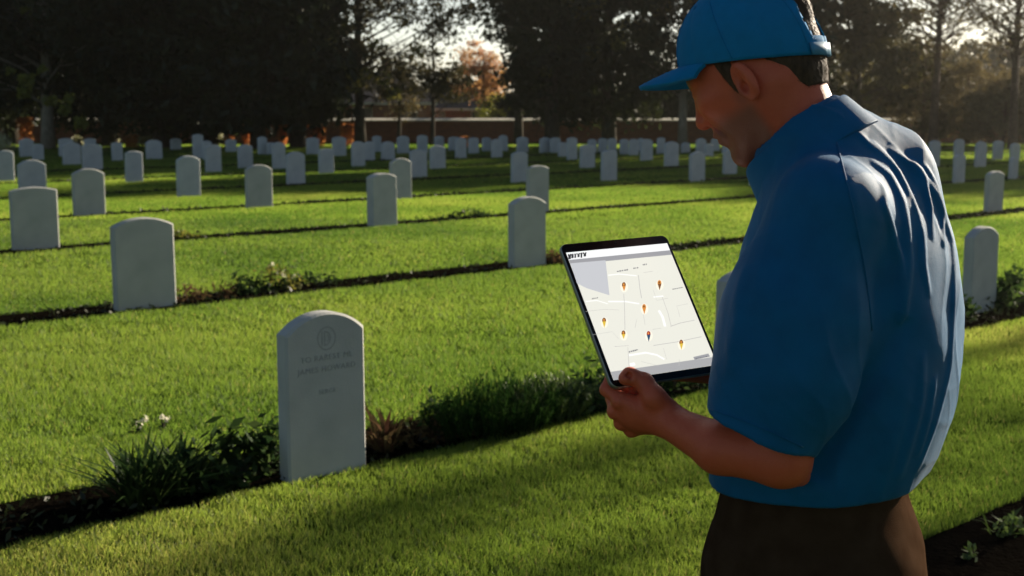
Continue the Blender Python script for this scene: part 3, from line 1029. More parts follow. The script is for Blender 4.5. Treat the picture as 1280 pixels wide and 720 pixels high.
BEDS = [(-4.655, -5.22), (-9.60, -10.16), (-14.50, -14.98), (-18.80, -19.24), (-23.5, -23.95), (-28.3, -28.8), (-33.1, -33.6)]
EDGE_BED = (-1.55, -2.44)


def in_bed(x, y, grow=0.0):
    perp = x * N[0] + y * N[1]
    wob = (vnoise(x, y, .35, 3) - .5) * .05
    m = np.zeros(len(x), bool)
    for a, b in BEDS + [EDGE_BED]:
        m |= (perp + wob * .5 < a + grow) & (perp + wob > b - grow)
    return m


def build_ground():
    # one sheet to the horizon, very gently uneven
    xs = np.concatenate([[-900, -300, -120], np.linspace(-60, 60, 121), [120, 300, 900]])
    ys = np.concatenate([[-600, -100, -20], np.linspace(-6, 90, 97), [120, 300, 1200]])
    X, Y = np.meshgrid(xs, ys, indexing='ij')
    Z = (vnoise(X, Y, 7.0, 1) - .5) * .0
    V = np.stack([X, Y, Z], -1).reshape(-1, 3)
    nx, ny = X.shape
    i, j = np.meshgrid(np.arange(nx - 1), np.arange(ny - 1), indexing='ij')
    q = np.stack([i*ny+j, (i+1)*ny+j, (i+1)*ny+j+1, i*ny+j+1], -1).reshape(-1, 4)
    o = link('ground', mesh_np('ground', V, q, np.full(len(q), 4)), M['lawn'])
    tag(o, 'mown green lawn of the cemetery', kind='structure')
    for k, (a, b) in enumerate(BEDS + [EDGE_BED]):
        V = []; Fc = []
        L = np.arange(-25 if k else -6, 62, .25) if k < len(BEDS) else np.arange(-4, 14, .2)
        for s in L:
            p = U * s
            w1 = math.sin(s * 3.1 + k) * .012 + math.sin(s * 11) * .006
            for q_, z in ((a + w1, .004), ((a + b) / 2, .022 + .008 * math.sin(s * 7 + k)), (b + w1, .004)):
                v = p + N * q_; V.append((v[0], v[1], z))
        for i in range(len(L) - 1):
            for c in (0, 1): Fc.append((3*i+c, 3*i+c+1, 3*(i+1)+c+1, 3*(i+1)+c))
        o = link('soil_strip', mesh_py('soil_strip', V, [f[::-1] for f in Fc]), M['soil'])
        tag(o, 'narrow strip of soil blackened as if in shadow along a row of headstones', kind='structure')


def build_bed_cover():
    g = np.random.default_rng(4)
    L = Leaves()
    for k, (a, b) in enumerate(BEDS):
        lo, hi = (-4, 14) if k == 0 else (-3, 30) if k < 3 else (0, 50)
        n = int((hi - lo) * (a - b) * (420 if k == 0 else 330 if k < 3 else 200))
        s_ = g.uniform(lo, hi, n); q = g.uniform(b + .02, a - .02, n)
        dens = vnoise(s_, q * 3, .5, k)
        keep = g.uniform(0, 1, n) < dens * 1.2
        s_, q, dens = s_[keep], q[keep], dens[keep]; n = len(s_)
        c = s_[:, None] * U + q[:, None] * N
        c[:, 2] = .010 + g.uniform(0, 1, n) * ((.03 + .05 * dens) if k == 0 else .02)
        L.cards(c, (.022 if k == 0 else .03 if k < 3 else .05) * g.uniform(.5, 1.3, n), g.uniform(0, .7, n), .2, g)
    o = L.build('shade_ground_cover', M['leaf_dark']); tag(o, 'sparse dark ground cover added to make the soil strips look shaded', 'ground cover', kind='stuff')  # dark leaves added over the strips in place of shadow


def build_grass():
    Vs, Ls, Ss, Rs = [], [], [], []
    base = 0
    zones = [(3.6, 6.2, 19000, .78, 1), (6.2, 9, 11000, 1.0, 0), (9, 13, 5600, 1.3, 0), (13, 19, 2800, 1.9, 0), (19, 28, 1200, 3.0, 0), (28, 42, 420, 5., 0), (42, 60, 150, 8., 0)]
    for y0, y1, dens, wsc, full in zones:
        hw0 = .60 * y1 + 1.2
        n = int(dens * 2 * hw0 * (y1 - y0))
        x = rng.uniform(-hw0, hw0, n); y = rng.uniform(y0, y1, n)
        keep = (x < .62 * y + 1.2) & (x > -.50 * y - 1.0)
        keep &= ~in_bed(x, y, -.02 * 0)
        cl = vnoise(x, y, .09, 7) * .5 + vnoise(x, y, .28, 8) * .5
        keep &= rng.uniform(0, 1, n) < .45 + .8 * cl
        x, y, cl = x[keep], y[keep], cl[keep]; n = len(x)
        big = vnoise(x, y, 1.3, 21) * .6 + vnoise(x, y, 4.2, 22) * .4
        hgt = (.015 + .021 * cl + .008 * rng.uniform(0, 1, n)) * (.75 + .5 * big)
        wd = .0017 * wsc * rng.uniform(.7, 1.3, n)
        az = rng.uniform(0, 2 * math.pi, n); ln = rng.uniform(.15, .9, n) * hgt
        lean = np.stack([np.cos(az) * ln, np.sin(az) * ln], 1)
        a2 = rng.uniform(0, math.pi, n) if wsc < 2 else rng.uniform(-.5, .5, n)
        sx, sy = np.cos(a2) * wd, np.sin(a2) * wd
        r = np.clip(-.12 + .75 * (big - .5) * 1.5 + .42 + .35 * (rng.uniform(0, 1, n) ** 1.5 - .3), 0, 1) * .93
        dead = rng.uniform(0, 1, n) > .975; r[dead] = 1
        p0 = np.stack([x - sx, y - sy, np.zeros(n)], 1); p1 = np.stack([x + sx, y + sy, np.zeros(n)], 1)
        if full:
            mx, my = x + lean[:, 0] * .35, y + lean[:, 1] * .35
            p2 = np.stack([mx + sx * .8, my + sy * .8, hgt * .6], 1); p3 = np.stack([mx - sx * .8, my - sy * .8, hgt * .6], 1)
            p4 = np.stack([x + lean[:, 0], y + lean[:, 1], hgt], 1)
            V = np.stack([p0, p1, p2, p3, p4], 1).reshape(-1, 3)
            i = np.arange(n)[:, None] * 5 + base
            L = np.concatenate([i + [0, 1, 2, 3], i + [3, 2, 4]], 1)
            Vs.append(V); Ls.append(L.ravel()); Ss.append(np.tile([4, 3], n)); Rs.append(np.repeat(r, 2)); base += 5 * n
        else:
            p4 = np.stack([x + lean[:, 0], y + lean[:, 1], hgt * 1.05], 1)
            V = np.stack([p0, p1, p4], 1).reshape(-1, 3)
            i = np.arange(n)[:, None] * 3 + base
            Vs.append(V); Ls.append((i + [0, 1, 2]).ravel()); Ss.append(np.full(n, 3)); Rs.append(r); base += 3 * n
    V = np.concatenate(Vs); L = np.concatenate(Ls); S_ = np.concatenate(Ss); Rr = np.concatenate(Rs)
    me = mesh_np('grass', V, L, S_)
    at = me.attributes.new('rnd', 'FLOAT', 'FACE'); at.data.foreach_set('value', Rr.astype(np.float32))
    o = link('grass', me, M['grass'])
    tag(o, 'short green grass blades of the mown lawn', 'grass', kind='stuff')
    print('grass blades', len(Rr))


# ------------------------------------------------------------------ headstones
def stone_mesh(w, h, t, rise, r2):
    """arched slab, base 6 cm below ground, rounded arrises"""
    n = 18
    prof = [(-w/2, -.06), (-w/2, h - rise)]
    R = (w * w / 4 + rise * rise) / (2 * rise)
    a0 = math.asin(min(.999, (w / 2) / R))
    sh = .012
    for k in range(n + 1):
        a = -a0 + 2 * a0 * k / n
        x = R * math.sin(a); z = h - R + R * math.cos(a)
        prof.append((x * (1 - .012), z))
    prof += [(w/2, h - rise), (w/2, -.06)]
    # drop duplicate corners
    pr = [prof[0]]
    for p in prof[1:]:
        if abs(p[0] - pr[-1][0]) + abs(p[1] - pr[-1][1]) > .003: pr.append(p)
    m = len(pr); bev = .010
    rings = []
    cx, cz = 0, h * .5
    for yy, ins in ((-t/2, bev), (-t/2 + bev, 0), (t/2 - bev, 0), (t/2, bev)):
        ring = []
        for x, z in pr:
            dx = -math.copysign(ins, x) if abs(x) > 1e-6 else 0
            if abs(x) < w / 2 - .01: dx = -x / (w / 2) * ins
            dz = -ins if z > .05 else 0
            ring.append((x + dx, yy, z + dz))
        rings.append(ring)
    V = [v for rg in rings for v in rg]
    Fc = [tuple(range(m)), tuple(3*m + k for k in range(m - 1, -1, -1))]
    for a in range(3):
        for k in range(m):
            k2 = (k + 1) % m; Fc.append((a*m+k, (a+1)*m+k, (a+1)*m+k2, a*m+k2))
    me = mesh_py('headstone', V, Fc)
    return me


# (x centre, top, base, width) in photo pixels, extra thickness, label
STONES = [
    (405, 388, 596, 110, 'pale headstone with a carved emblem and lettering, nearest in the foreground between bushy plants'),
    (182, 272, 387, 77, 'broad grey headstone at the left end of a strip of low flowering plants'),
    (45, 234, 313, 57, 'broad headstone with a nearly flat top close to the left edge of the picture'),
    (112, 211, 270, 40, 'headstone standing behind and right of the flat-topped one at the left edge'),
    (478, 217, 283, 39, 'thick headstone with its left end showing, in the lawn left of a small soil tuft'),
    (659, 246, 334, 50, 'headstone just left of the tablet, in front of another one of equal width'),
    (672, 207, 266, 30, 'headstone half hidden behind the one just left of the tablet'),
    (324, 206, 260, 34, 'rounded headstone at the end of the sunlit lawn, right of a narrower one'),
    (236, 195, 246, 30, 'narrow headstone with bright right edge, first one in the sunlight beyond the broad grey one'),
    (501, 198, 249, 28, 'headstone peeking out behind the right shoulder of the thick one'),
    (370, 190, 231, 24, 'arched headstone on the edge of the tree shade, right of the rounded one'),
    (168, 189, 228, 22, 'headstone with bright right edge in front of a round pale shrub'),
    (41, 200, 240, 34, 'headstone directly behind the flat-topped one at the left edge'),
    (8, 188, 227, 20, 'headstone cut by the left edge of the picture'),
    (116, 180, 212, 30, 'wide headstone in tree shade directly behind the second stone of the left side'),
    (90, 178, 206, 22, 'shaded headstone squeezed against the left side of a wide one'),
    (408, 186, 217, 20, 'flat-topped headstone standing alone in the dark green shade left of centre'),
    (523, 187, 222, 23, 'rounded headstone just behind the pair at the middle left of the lawn'),
    (547, 182, 211, 21, 'headstone in deep shade with its left side face showing'),
    (649, 190, 228, 22, 'headstone behind and left of the half hidden one beside the tablet'),
    (761, 188, 226, 21, 'headstone above the top edge of the tablet, on the last sunlit strip'),
    (871, 190, 227, 21, 'headstone directly below the peak of the blue cap'),
    (912, 186, 218, 18, 'headstone next to the man\'s chin'),
    (944, 199, 232, 17, 'bright headstone partly hidden by the front of the man\'s collar'),
    (734, 181, 210, 20, 'square-topped shaded headstone left of the one above the tablet'),
    (839, 177, 208, 19, 'headstone in shade left of the one below the peak of the cap'),
    (808, 174, 201, 16, 'narrow headstone in shade above the right corner of the tablet'),
    (267, 181, 215, 20, 'headstone in dark shade right of the narrow sunlit one'),
    (349, 178, 211, 17, 'headstone in shade just left of the arched one on the shade edge'),
    (307, 181, 210, 19, 'shaded headstone above the rounded one at the end of the lawn'),
    (448, 177, 208, 18, 'left one of two overlapping shaded headstones below the tall airy tree'),
    (462, 177, 201, 14, 'right one of two overlapping shaded headstones below the tall airy tree'),
    (193, 175, 199, 22, 'wide distant headstone right of the round pale shrub'),
    (1223, 283, 392, 42, 'tall headstone touching the back of the man\'s shirt on the right'),
    (925, 337, 480, 68, 'headstone almost hidden behind the man\'s chest, only its left edge showing'),
    (1241, 214, 265, 24, 'headstone in the sunlit lawn above the tall one at the right'),
    (1198, 193, 229, 15, 'slim headstone in front of a wider one, right of the man\'s shoulder'),
    (1225, 177, 209, 15, 'leaning-looking pale headstone near the wall at the right'),
    (1266, 197, 224, 12, 'slim headstone at the right edge of the picture'),
]
# far ones: centre, top, base, width
FAR = [(83,173,195,18),(113,173,192,15),(34,173,196,18),(48,180,200,14),(147,178,201,14),(220,173,187,14),(248,168,198,14),
       (259,176,200,10),(289,174,190,14),(328,171,193,12),(338,178,193,10),(391,172,193,16),(424,171,195,18),(471,170,190,12),
       (485,177,200,18),(504,170,192,16),(528,169,191,14),(549,170,188,13),(567,171,188,14),(576,172,198,15),(592,172,192,14),(608,172,189,12),
       (621,174,197,15),(629,169,189,12),(653,171,191,16),(681,172,191,14),(694,172,191,14),(703,178,196,12),(715,172,200,14),(740,174,191,12),
       (753,173,190,12),(765,173,192,12),(780,174,193,12),(792,174,194,13),(801,173,190,9),(826,172,192,11),(857,178,191,12),(876,173,192,14),
       (886,180,196,12),(894,173,189,12),(909,176,192,14),(1147,177,196,18),(1167,176,209,15),(1198,174,200,17),(1247,176,200,20),(1268,179,200,14)]
ORD = ['leftmost', 'second', 'third', 'fourth', 'fifth', 'sixth', 'seventh', 'eighth', 'ninth', 'tenth', 'eleventh', 'twelfth', 'thirteenth', 'fourteenth', 'fifteenth', 'sixteenth', 'seventeenth', 'eighteenth', 'nineteenth', 'twentieth']


def far_label(i):
    x = FAR[i][0]
    zones = [(0, 280, 'small distant headstones below the black trees at the left'), (280, 480, 'small distant headstones between the orange patches and the airy tree'),
             (480, 640, 'small distant headstones below the sky gap and orange tree'), (640, 800, 'small distant headstones below the black conifer'),
             (800, 940, 'small distant headstones in front of the man\'s face'), (1100, 1290, 'small distant headstones behind the man\'s shoulder')]
    for a, b, t in zones:
        if a <= x < b:
            k = sorted([j for j in range(len(FAR)) if a <= FAR[j][0] < b], key=lambda j: FAR[j][0]).index(i)
            return ('%s of the ' % ORD[0] if k == 0 else '%s from left of the ' % ORD[k]) + t


def build_stones():
    rs = np.random.default_rng(3)
    lst = [(a, b, c, d, l) for a, b, c, d, l in STONES] + [(*f, far_label(i)) for i, f in enumerate(FAR)]
    for i, (cx, top, base, wpx, lab) in enumerate(lst):
        g = G(cx, base)
        sc = scale_at(g)
        va = math.atan2(g[0], g[1])                  # bearing of the stone
        t = .085 if i != 4 else .16
        if i in (5,): t = .10
        ang = ROW - va + (rs.uniform(-.03, .03) if i else 0)
        w = (wpx / sc - t * math.cos(ang)) / max(math.sin(ang), .45)
        w = min(max(w, .30), .56)
        g = g * (1 + t * .5 / np.linalg.norm(g[:2])); g[2] = 0
        sc = scale_at(g + [0, 0, .4])
        h = (base - top) / sc * 1.0
        h = h / (1 - 0.0) * (1 + .0)
        rise = w * (.2 if i == 0 else rs.uniform(.10, .19))
        if i in (2, 16, 24): rise = w * .07
        me = stone_mesh(w, h, t, rise, rs)
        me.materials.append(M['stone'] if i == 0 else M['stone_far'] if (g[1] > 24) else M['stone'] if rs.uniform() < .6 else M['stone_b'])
        o = bpy.data.objects.new('headstone', me); COL.objects.link(o)
        o.location = g
        # local x along the row, local -y towards the camera side
        yaw = rad(90) - ROW + (rs.uniform(-.03, .03) if i else 0)
        o.rotation_euler = (rs.uniform(-.012, .012) if i else 0, rs.uniform(-.012, .012) if i else 0, yaw)
        tag(o, lab, 'headstone', 'headstones standing in rows on the lawn')
        if i == 0: inscription(o, w, h, t)
        elif i in (1, 2, 5): faint(o, w, h, t)
        if i == 0: globals()['STONE0'] = (g, w, h, t)


def text_mesh(name, s, size, mat, parent, x, z, y):
    cu = bpy.data.curves.new(name, 'FONT'); cu.body = s; cu.size = size; cu.align_x = 'CENTER'; cu.align_y = 'CENTER'; cu.extrude = .0006
    cu.space_character = 1.12
    o = bpy.data.objects.new(name, cu); COL.objects.link(o)
    dg = bpy.context.evaluated_depsgraph_get(); me = bpy.data.meshes.new_from_object(o.evaluated_get(dg))
    bpy.data.objects.remove(o); bpy.data.curves.remove(cu)
    me.materials.clear(); me.materials.append(mat)
    ob = link(name, me, None, parent)
    ob.location = (x, y, z); ob.rotation_euler = (rad(90), 0, 0)
    return ob


def ring_strip(mb, cx, cz, rx, rz, wd, y, a0=0, a1=360, n=36):
    V = []; Fc = []
    for k in range(n + 1):
        a = rad(a0 + (a1 - a0) * k / n)
        for q in (-wd / 2, wd / 2): V.append((cx + (rx + q) * math.cos(a), y, cz + (rz + q) * math.sin(a)))
    for k in range(n): Fc.append((2*k, 2*k+1, 2*k+3, 2*k+2))
    mb.add(V, Fc)


def inscription(o, w, h, t):
    y = -t / 2 - .0008
    mb = MB()
    cz = h - .115
    ring_strip(mb, 0, cz, .046, .050, .006, y)
    for a in (-.024, -.010):
        mb.add([(a - .003, y, cz - .034), (a + .003, y, cz - .034), (a + .003, y, cz + .034), (a - .003, y, cz + .034)], [(0, 1, 2, 3)])
    ring_strip(mb, -.008, cz, .028, .030, .006, y, -88, 88, 18)
    ring_strip(mb, 0, cz, .012, .014, .005, y, -80, 80, 10)
    mb.build('carved_emblem', M['ink'], o)
    text_mesh('inscription', 'TO RAREST ML', .037, M['ink'], o, .0, h - .200, y)
    text_mesh('inscription', 'JAMES HOWARD', .037, M['ink'], o, .0, h - .250, y)
    text_mesh('inscription', 'SERGE', .030, M['ink'], o, .0, h - .352, y)


def faint(o, w, h, t):
    y = -t / 2 - .0008
    mb = MB(); ring_strip(mb, 0, h - .12, .03, .033, .006, y, n=20)
    mb.build('carved_emblem', M['stone_b'] if True else M['ink'], o)


# ------------------------------------------------------------------ plants and trees
class Leaves:
    def __init__(s): s.q = []; s.r = []
    def cards(s, c, size, r, flat=.0, gen=None):
        """rhombic leaf faces of given centres; size array"""
        gen = gen or rng
        n = len(c)
        a = gen.normal(size=(n, 3)); a[:, 2] *= (1 - flat); a /= np.linalg.norm(a, axis=1)[:, None]
        b = gen.normal(size=(n, 3)); b -= a * (a * b).sum(1)[:, None]; b /= np.linalg.norm(b, axis=1)[:, None]
        sz = np.asarray(size).reshape(-1, 1) * np.ones((n, 1))
        s.q.append(np.stack([c - a * sz, c - b * sz * .42 + a * sz * .1, c + a * sz, c + b * sz * .42 + a * sz * .1], 1))
        s.r.append(r)
    def blades(s, p, d, L, wd, r, droop=.3):
        """long thin leaves: two quads each, drooping"""
        n = len(p)
        side = np.cross(d, [0, 0, 1.0]) + 1e-4; side /= np.linalg.norm(side, axis=1)[:, None]
        L = np.asarray(L).reshape(-1, 1); wd = np.asarray(wd).reshape(-1, 1) * np.ones((n, 1))
        m = p + d * L * .55
        hz = d.copy(); hz[:, 2] = 0
        e = p + d * L * .95 + hz * L * droop - np.array([0, 0, 1]) * L * droop * .5
        s.q.append(np.stack([p - side * wd * .6, p + side * wd * .6, m + side * wd, m - side * wd], 1)); s.r.append(r)
        s.q.append(np.stack([m - side * wd, m + side * wd, e + side * wd * .1, e - side * wd * .1], 1)); s.r.append(r)
    def build(s, name, mat, parent=None):
        q = np.concatenate(s.q); r = np.concatenate(s.r)
        n = len(q)
        me = mesh_np(name, q.reshape(-1, 3), np.arange(4 * n), np.full(n, 4))
        at = me.attributes.new('rnd', 'FLOAT', 'FACE'); at.data.foreach_set('value', r.astype(np.float32))
        return link(name, me, mat, parent)


def rdir(n, up=.6, gen=None):
    gen = gen or rng
    a = gen.uniform(0, 2 * math.pi, n); z = gen.uniform(up, 1.0, n)
    h = np.sqrt(1 - z * z)
    return np.stack([np.cos(a) * h, np.sin(a) * h, z], 1)


def spiky_plant(name, label, loc, r, h, n, mat, cat='plant', group=None, wd=.008):
    root = empty(name, loc); tag(root, label, cat, group)
    L = Leaves()
    p = np.zeros((n, 3)); a = rng.uniform(0, 6.28, n); rr = r * .45 * np.sqrt(rng.uniform(0, 1, n)); p[:, 0] = np.cos(a) * rr; p[:, 1] = np.sin(a) * rr
    d = rdir(n, .62); d[:, :2] += p[:, :2] / max(r, .01) * .5; d /= np.linalg.norm(d, axis=1)[:, None]
    L.blades(p, d, h * rng.uniform(.55, 1.15, n), wd * rng.uniform(.6, 1.2, n), rng.uniform(0, 1, n), .25)
    L.build('foliage', mat, root)
    return root


def leafy_plant(name, label, loc, rx, ry, h, n, mat, size=.03, cat='plant', group=None, stems=14, flowers=0, rot=0):
    root = empty(name, loc, rot); tag(root, label, cat, group)
    L = Leaves()
    k = max(6, n // 40)
    cc = rdir(k, .0) * np.array([rx, ry, h]) * rng.uniform(.45, 1.0, (k, 1)); cc[:, 2] = np.abs(cc[:, 2]) * .85 + .1 * h
    idx = rng.integers(0, k, n)
    c = cc[idx] + rng.normal(size=(n, 3)) * np.array([rx, ry, h]) * .20
    c[:, 2] = np.maximum(np.abs(c[:, 2]), .01)
    L.cards(c, size * rng.uniform(.6, 1.3, n), rng.uniform(0, 1, n), .2)
    L.build('foliage', mat, root)
    mb = MB()
    for i in range(min(stems, k)):
        b = np.array([cc[i][0] * .25, cc[i][1] * .25, 0]); mb.tube([b, (b + cc[i]) / 2 + [0, 0, .1 * h], cc[i]], [.005, .004, .002], 5)
    mb.build('stems', M['bark'], root)
    for i in range(flowers):
        f = Leaves(); p = cc[i % k] + rng.normal(size=3) * .1 * h + np.array([0, 0, .25 * h])
        m = 12; f.cards(p + rng.normal(size=(m, 3)) * .009, .012 * np.ones(m), rng.uniform(0, 1, m), .3)
        f.build('flower', M['petal'], root)
    return root


def feathery_plant(name, label, loc, rx, ry, h, n, mat, rot=0, cat='plant'):
    root = empty(name, loc, rot); tag(root, label, cat)
    L = Leaves(); mb = MB()
    for i in range(n):
        a = rng.uniform(0, 6.28); q = math.sqrt(rng.uniform(0, 1))
        b = np.array([math.cos(a) * rx * q, math.sin(a) * ry * q, 0])
        hh = h * (1 - .45 * q * q) * rng.uniform(.8, 1.1)
        tip = b * 1.25 + np.array([rng.normal() * .03, rng.normal() * .03, hh])
        m = 34
        t = rng.uniform(.15, 1, m)[:, None]
        c = b + (tip - b) * t
        d = rdir(m, .35)
        L.blades(c, d, rng.uniform(.03, .06, m) * (1.1 - t[:, 0] * .4), .0022 * np.ones(m), rng.uniform(0, 1, m), .15)
        if i % 3 == 0: mb.tube([b, tip], [.003, .0015], 4)
    L.build('foliage', mat, root); mb.build('stems', M['plant'], root)
    return root


def build_plants():
    def at(px, py): g = G(px, py); return (g[0], g[1], .01)
    rw = math.atan2(U[1], U[0])
    spiky_plant('strappy_plant', 'tall dark strappy-leaved clump at the lower left, in the front soil bed', at(178, 634), .17, .33, 170, M['plant'], wd=.009)
    spiky_plant('strappy_plant', 'darker strappy clump with white tips right of the tall one', at(222, 618), .17, .29, 150, M['plant'], wd=.008)
    leafy_plant('leafy_plant', 'low dark broad-leaved plant left of the nearest headstone', at(285, 606), .27, .12, .20, 420, M['plant'], .038, rot=rw)
    leafy_plant('leafy_plant', 'small round-leaved plant touching the left side of the nearest headstone', at(336, 592), .09, .09, .20, 170, M['plant'], .032, rot=rw)
    leafy_plant('wild_flower', 'pair of small white flowers in the lawn behind the strappy clumps', at(170, 545), .05, .05, .08, 40, M['plant'], .014, 'flower', stems=5, flowers=3)
    leafy_plant('wild_flower', 'single small white flower in the lawn, right of the pair', at(204, 538), .03, .03, .08, 24, M['plant'], .012, 'flower', stems=4, flowers=2)
    spiky_plant('reddish_plant', 'upright reddish brown plant right of the nearest headstone', at(482, 566), .10, .27, 60, M['plant_red'], wd=.010)
    leafy_plant('leafy_plant', 'low mixed weeds between reddish plant and feathery bush', at(520, 558), .22, .10, .13, 300, M['plant_red'], .02, rot=rw, flowers=0)
    leafy_plant('leafy_plant', 'low dark green sprigs at the left foot of the feathery bush', at(565, 543), .22, .12, .20, 380, M['plant'], .02, rot=rw)
    feathery_plant('feathery_bush', 'large feathery dark green bush left of the tablet', at(622, 541), .36, .18, .28, 330, M['feather'], rw)
    feathery_plant('feathery_bush', 'brighter feathery bush right of the large dark one', at(678, 528), .26, .15, .25, 210, M['plant_lime'], rw)
    leafy_plant('leafy_plant', 'dark broad plant behind the lower left corner of the tablet', at(738, 512), .40, .16, .24, 620, M['plant'], .03, rot=rw)
    leafy_plant('leafy_plant', 'row of low dark plants behind the man\'s forearm', at(820, 492), .45, .15, .22, 420, M['plant'], .03, rot=rw)
    # second row
    leafy_plant('ground_cover', 'low brownish plants beside the broad grey headstone', at(248, 376), .35, .14, .12, 260, M['plant_red'], .028, rot=rw)
    leafy_plant('ground_cover', 'low dark plants in the middle of the second soil bed', at(300, 369), .35, .15, .15, 320, M['plant'], .03, rot=rw)
    leafy_plant('flowering_plant', 'pale yellow flowering plant rising from the second soil bed', at(346, 364), .22, .14, .24, 260, M['leaf_lime'], .026, rot=rw, flowers=5)
    leafy_plant('ground_cover', 'low dark plants right of the pale yellow flowering plant', at(388, 360), .35, .14, .15, 300, M['plant'], .03, rot=rw)
    leafy_plant('ground_cover', 'small brown tuft at the right foot of the headstone beside the tablet', at(692, 330), .18, .12, .13, 120, M['plant_red'], .03, rot=rw)
    leafy_plant('ground_cover', 'small pale-tipped tuft behind the broad grey headstone', at(234, 299), .30, .12, .13, 120, M['leaf_lime'], .035, rot=rw)
    leafy_plant('ground_cover', 'dark tuft with a white bloom in the third soil bed', at(588, 274), .5, .16, .12, 200, M['plant'], .035, rot=rw, flowers=2)
    leafy_plant('ground_cover', 'dark leafy plants right of the tall headstone at the right edge', at(1262, 384), .42, .2, .28, 620, M['plant'], .035, rot=rw)
    leafy_plant('ground_cover', 'dark leafy plants between the man\'s back and the tall headstone', at(1185, 400), .3, .16, .2, 300, M['plant'], .035, rot=rw)
    # bottom right bed
    spiky_plant('strappy_plant', 'small spiky plant with pale leaves in the bottom right corner', at(1250, 672), .10, .15, 14, M['plant_lime'], wd=.006)
    leafy_plant('leafy_plant', 'low green sprouts beside the spiky plant in the bottom right corner', at(1268, 668), .10, .08, .07, 90, M['plant_lime'], .016, rot=rw)
    leafy_plant('leafy_plant', 'tiny green seedling by the stone edging in the bottom right corner', at(1212, 700), .05, .04, .05, 40, M['plant_lime'], .016, rot=rw)
    # rough stone edging
    root = empty('stone_edging', at(1255, 700)); tag(root, 'thin line of rough pale edging stones in the bottom right corner', 'edging')
    mb = MB(); r = np.random.default_rng(9); g0 = G(1255, 700)
    for s in np.arange(-.9, 3.5, .085):
        c = U * s + N * (r.normal() * .006); l = r.uniform(.03, .045)
        a = c - U * l; b = c + U * l
        if r.uniform() < .25: continue
        mb = MB(); mb.tube([a + [0, 0, .004], c + N * r.normal() * .006 + [0, 0, .006 + r.uniform(0, .008)], b + [0, 0, .004]], [.004, r.uniform(.005, .010), .003], 6)
        es = mb.build('edging_stone', M['edging']); es.parent = root; es.location = -np.array(root.location)
    # round clipped shrubs far left
    for (px, py, rr, lab) in ((183, 184, .45, 'round pale clipped shrub between distant headstones at the left'), (166, 185, .3, 'small orange-tinted shrub left of the round pale one'),
                              (3, 190, .5, 'pale rounded shrub at the left edge'), (98, 183, .25, 'tiny pale flowering shrub among distant headstones'), (140, 180, .3, 'pale shrub top between two distant headstones'),
                              (275, 182, .35, 'white-flowered shrub left of the orange patches')):
        g = G(px, py)
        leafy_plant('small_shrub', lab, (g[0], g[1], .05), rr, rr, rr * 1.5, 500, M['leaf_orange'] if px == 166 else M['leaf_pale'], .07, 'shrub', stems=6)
    for k, (px, top, wpx, lab) in enumerate(((288, 158, 12, 'narrow leafy stand-in for a sunlit orange patch, leftmost under the black trees'), (310, 156, 9, 'slim leafy stand-in for a sunlit orange patch, second under the black trees'),
                              (355, 158, 9, 'small leafy stand-in for a sunlit orange patch under the middle of the black trees'), (386, 159, 8, 'leafy stand-in for a sunlit orange patch left of the widest one'),
                              (400, 158, 15, 'widest leafy stand-in for a sunlit orange patch under the black trees'), (435, 156, 14, 'leafy stand-in for a sunlit orange patch beside the trunk of the airy tree'),
                              (582, 172, 12, 'low orange leaf block in front of the brick wall'), (36, 148, 16, 'faint orange leaf block at far left under the dark tree'))):
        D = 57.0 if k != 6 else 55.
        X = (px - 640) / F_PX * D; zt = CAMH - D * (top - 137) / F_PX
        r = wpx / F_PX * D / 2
        root = empty('orange_stand_in', (X, D, 0)); tag(root, lab, 'shrub', 'leafy orange stand-ins near the wall')  # leaf blocks added in place of sunlit patches, lit look put into colour
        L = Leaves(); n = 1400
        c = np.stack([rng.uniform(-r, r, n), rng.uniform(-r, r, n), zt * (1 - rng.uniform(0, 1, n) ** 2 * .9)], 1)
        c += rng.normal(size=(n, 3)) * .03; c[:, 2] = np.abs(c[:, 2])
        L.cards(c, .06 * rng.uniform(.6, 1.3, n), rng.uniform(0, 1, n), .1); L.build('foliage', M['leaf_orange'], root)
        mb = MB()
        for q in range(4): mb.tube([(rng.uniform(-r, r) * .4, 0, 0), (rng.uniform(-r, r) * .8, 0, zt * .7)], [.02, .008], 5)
        mb.build('stems', M['bark'], root)


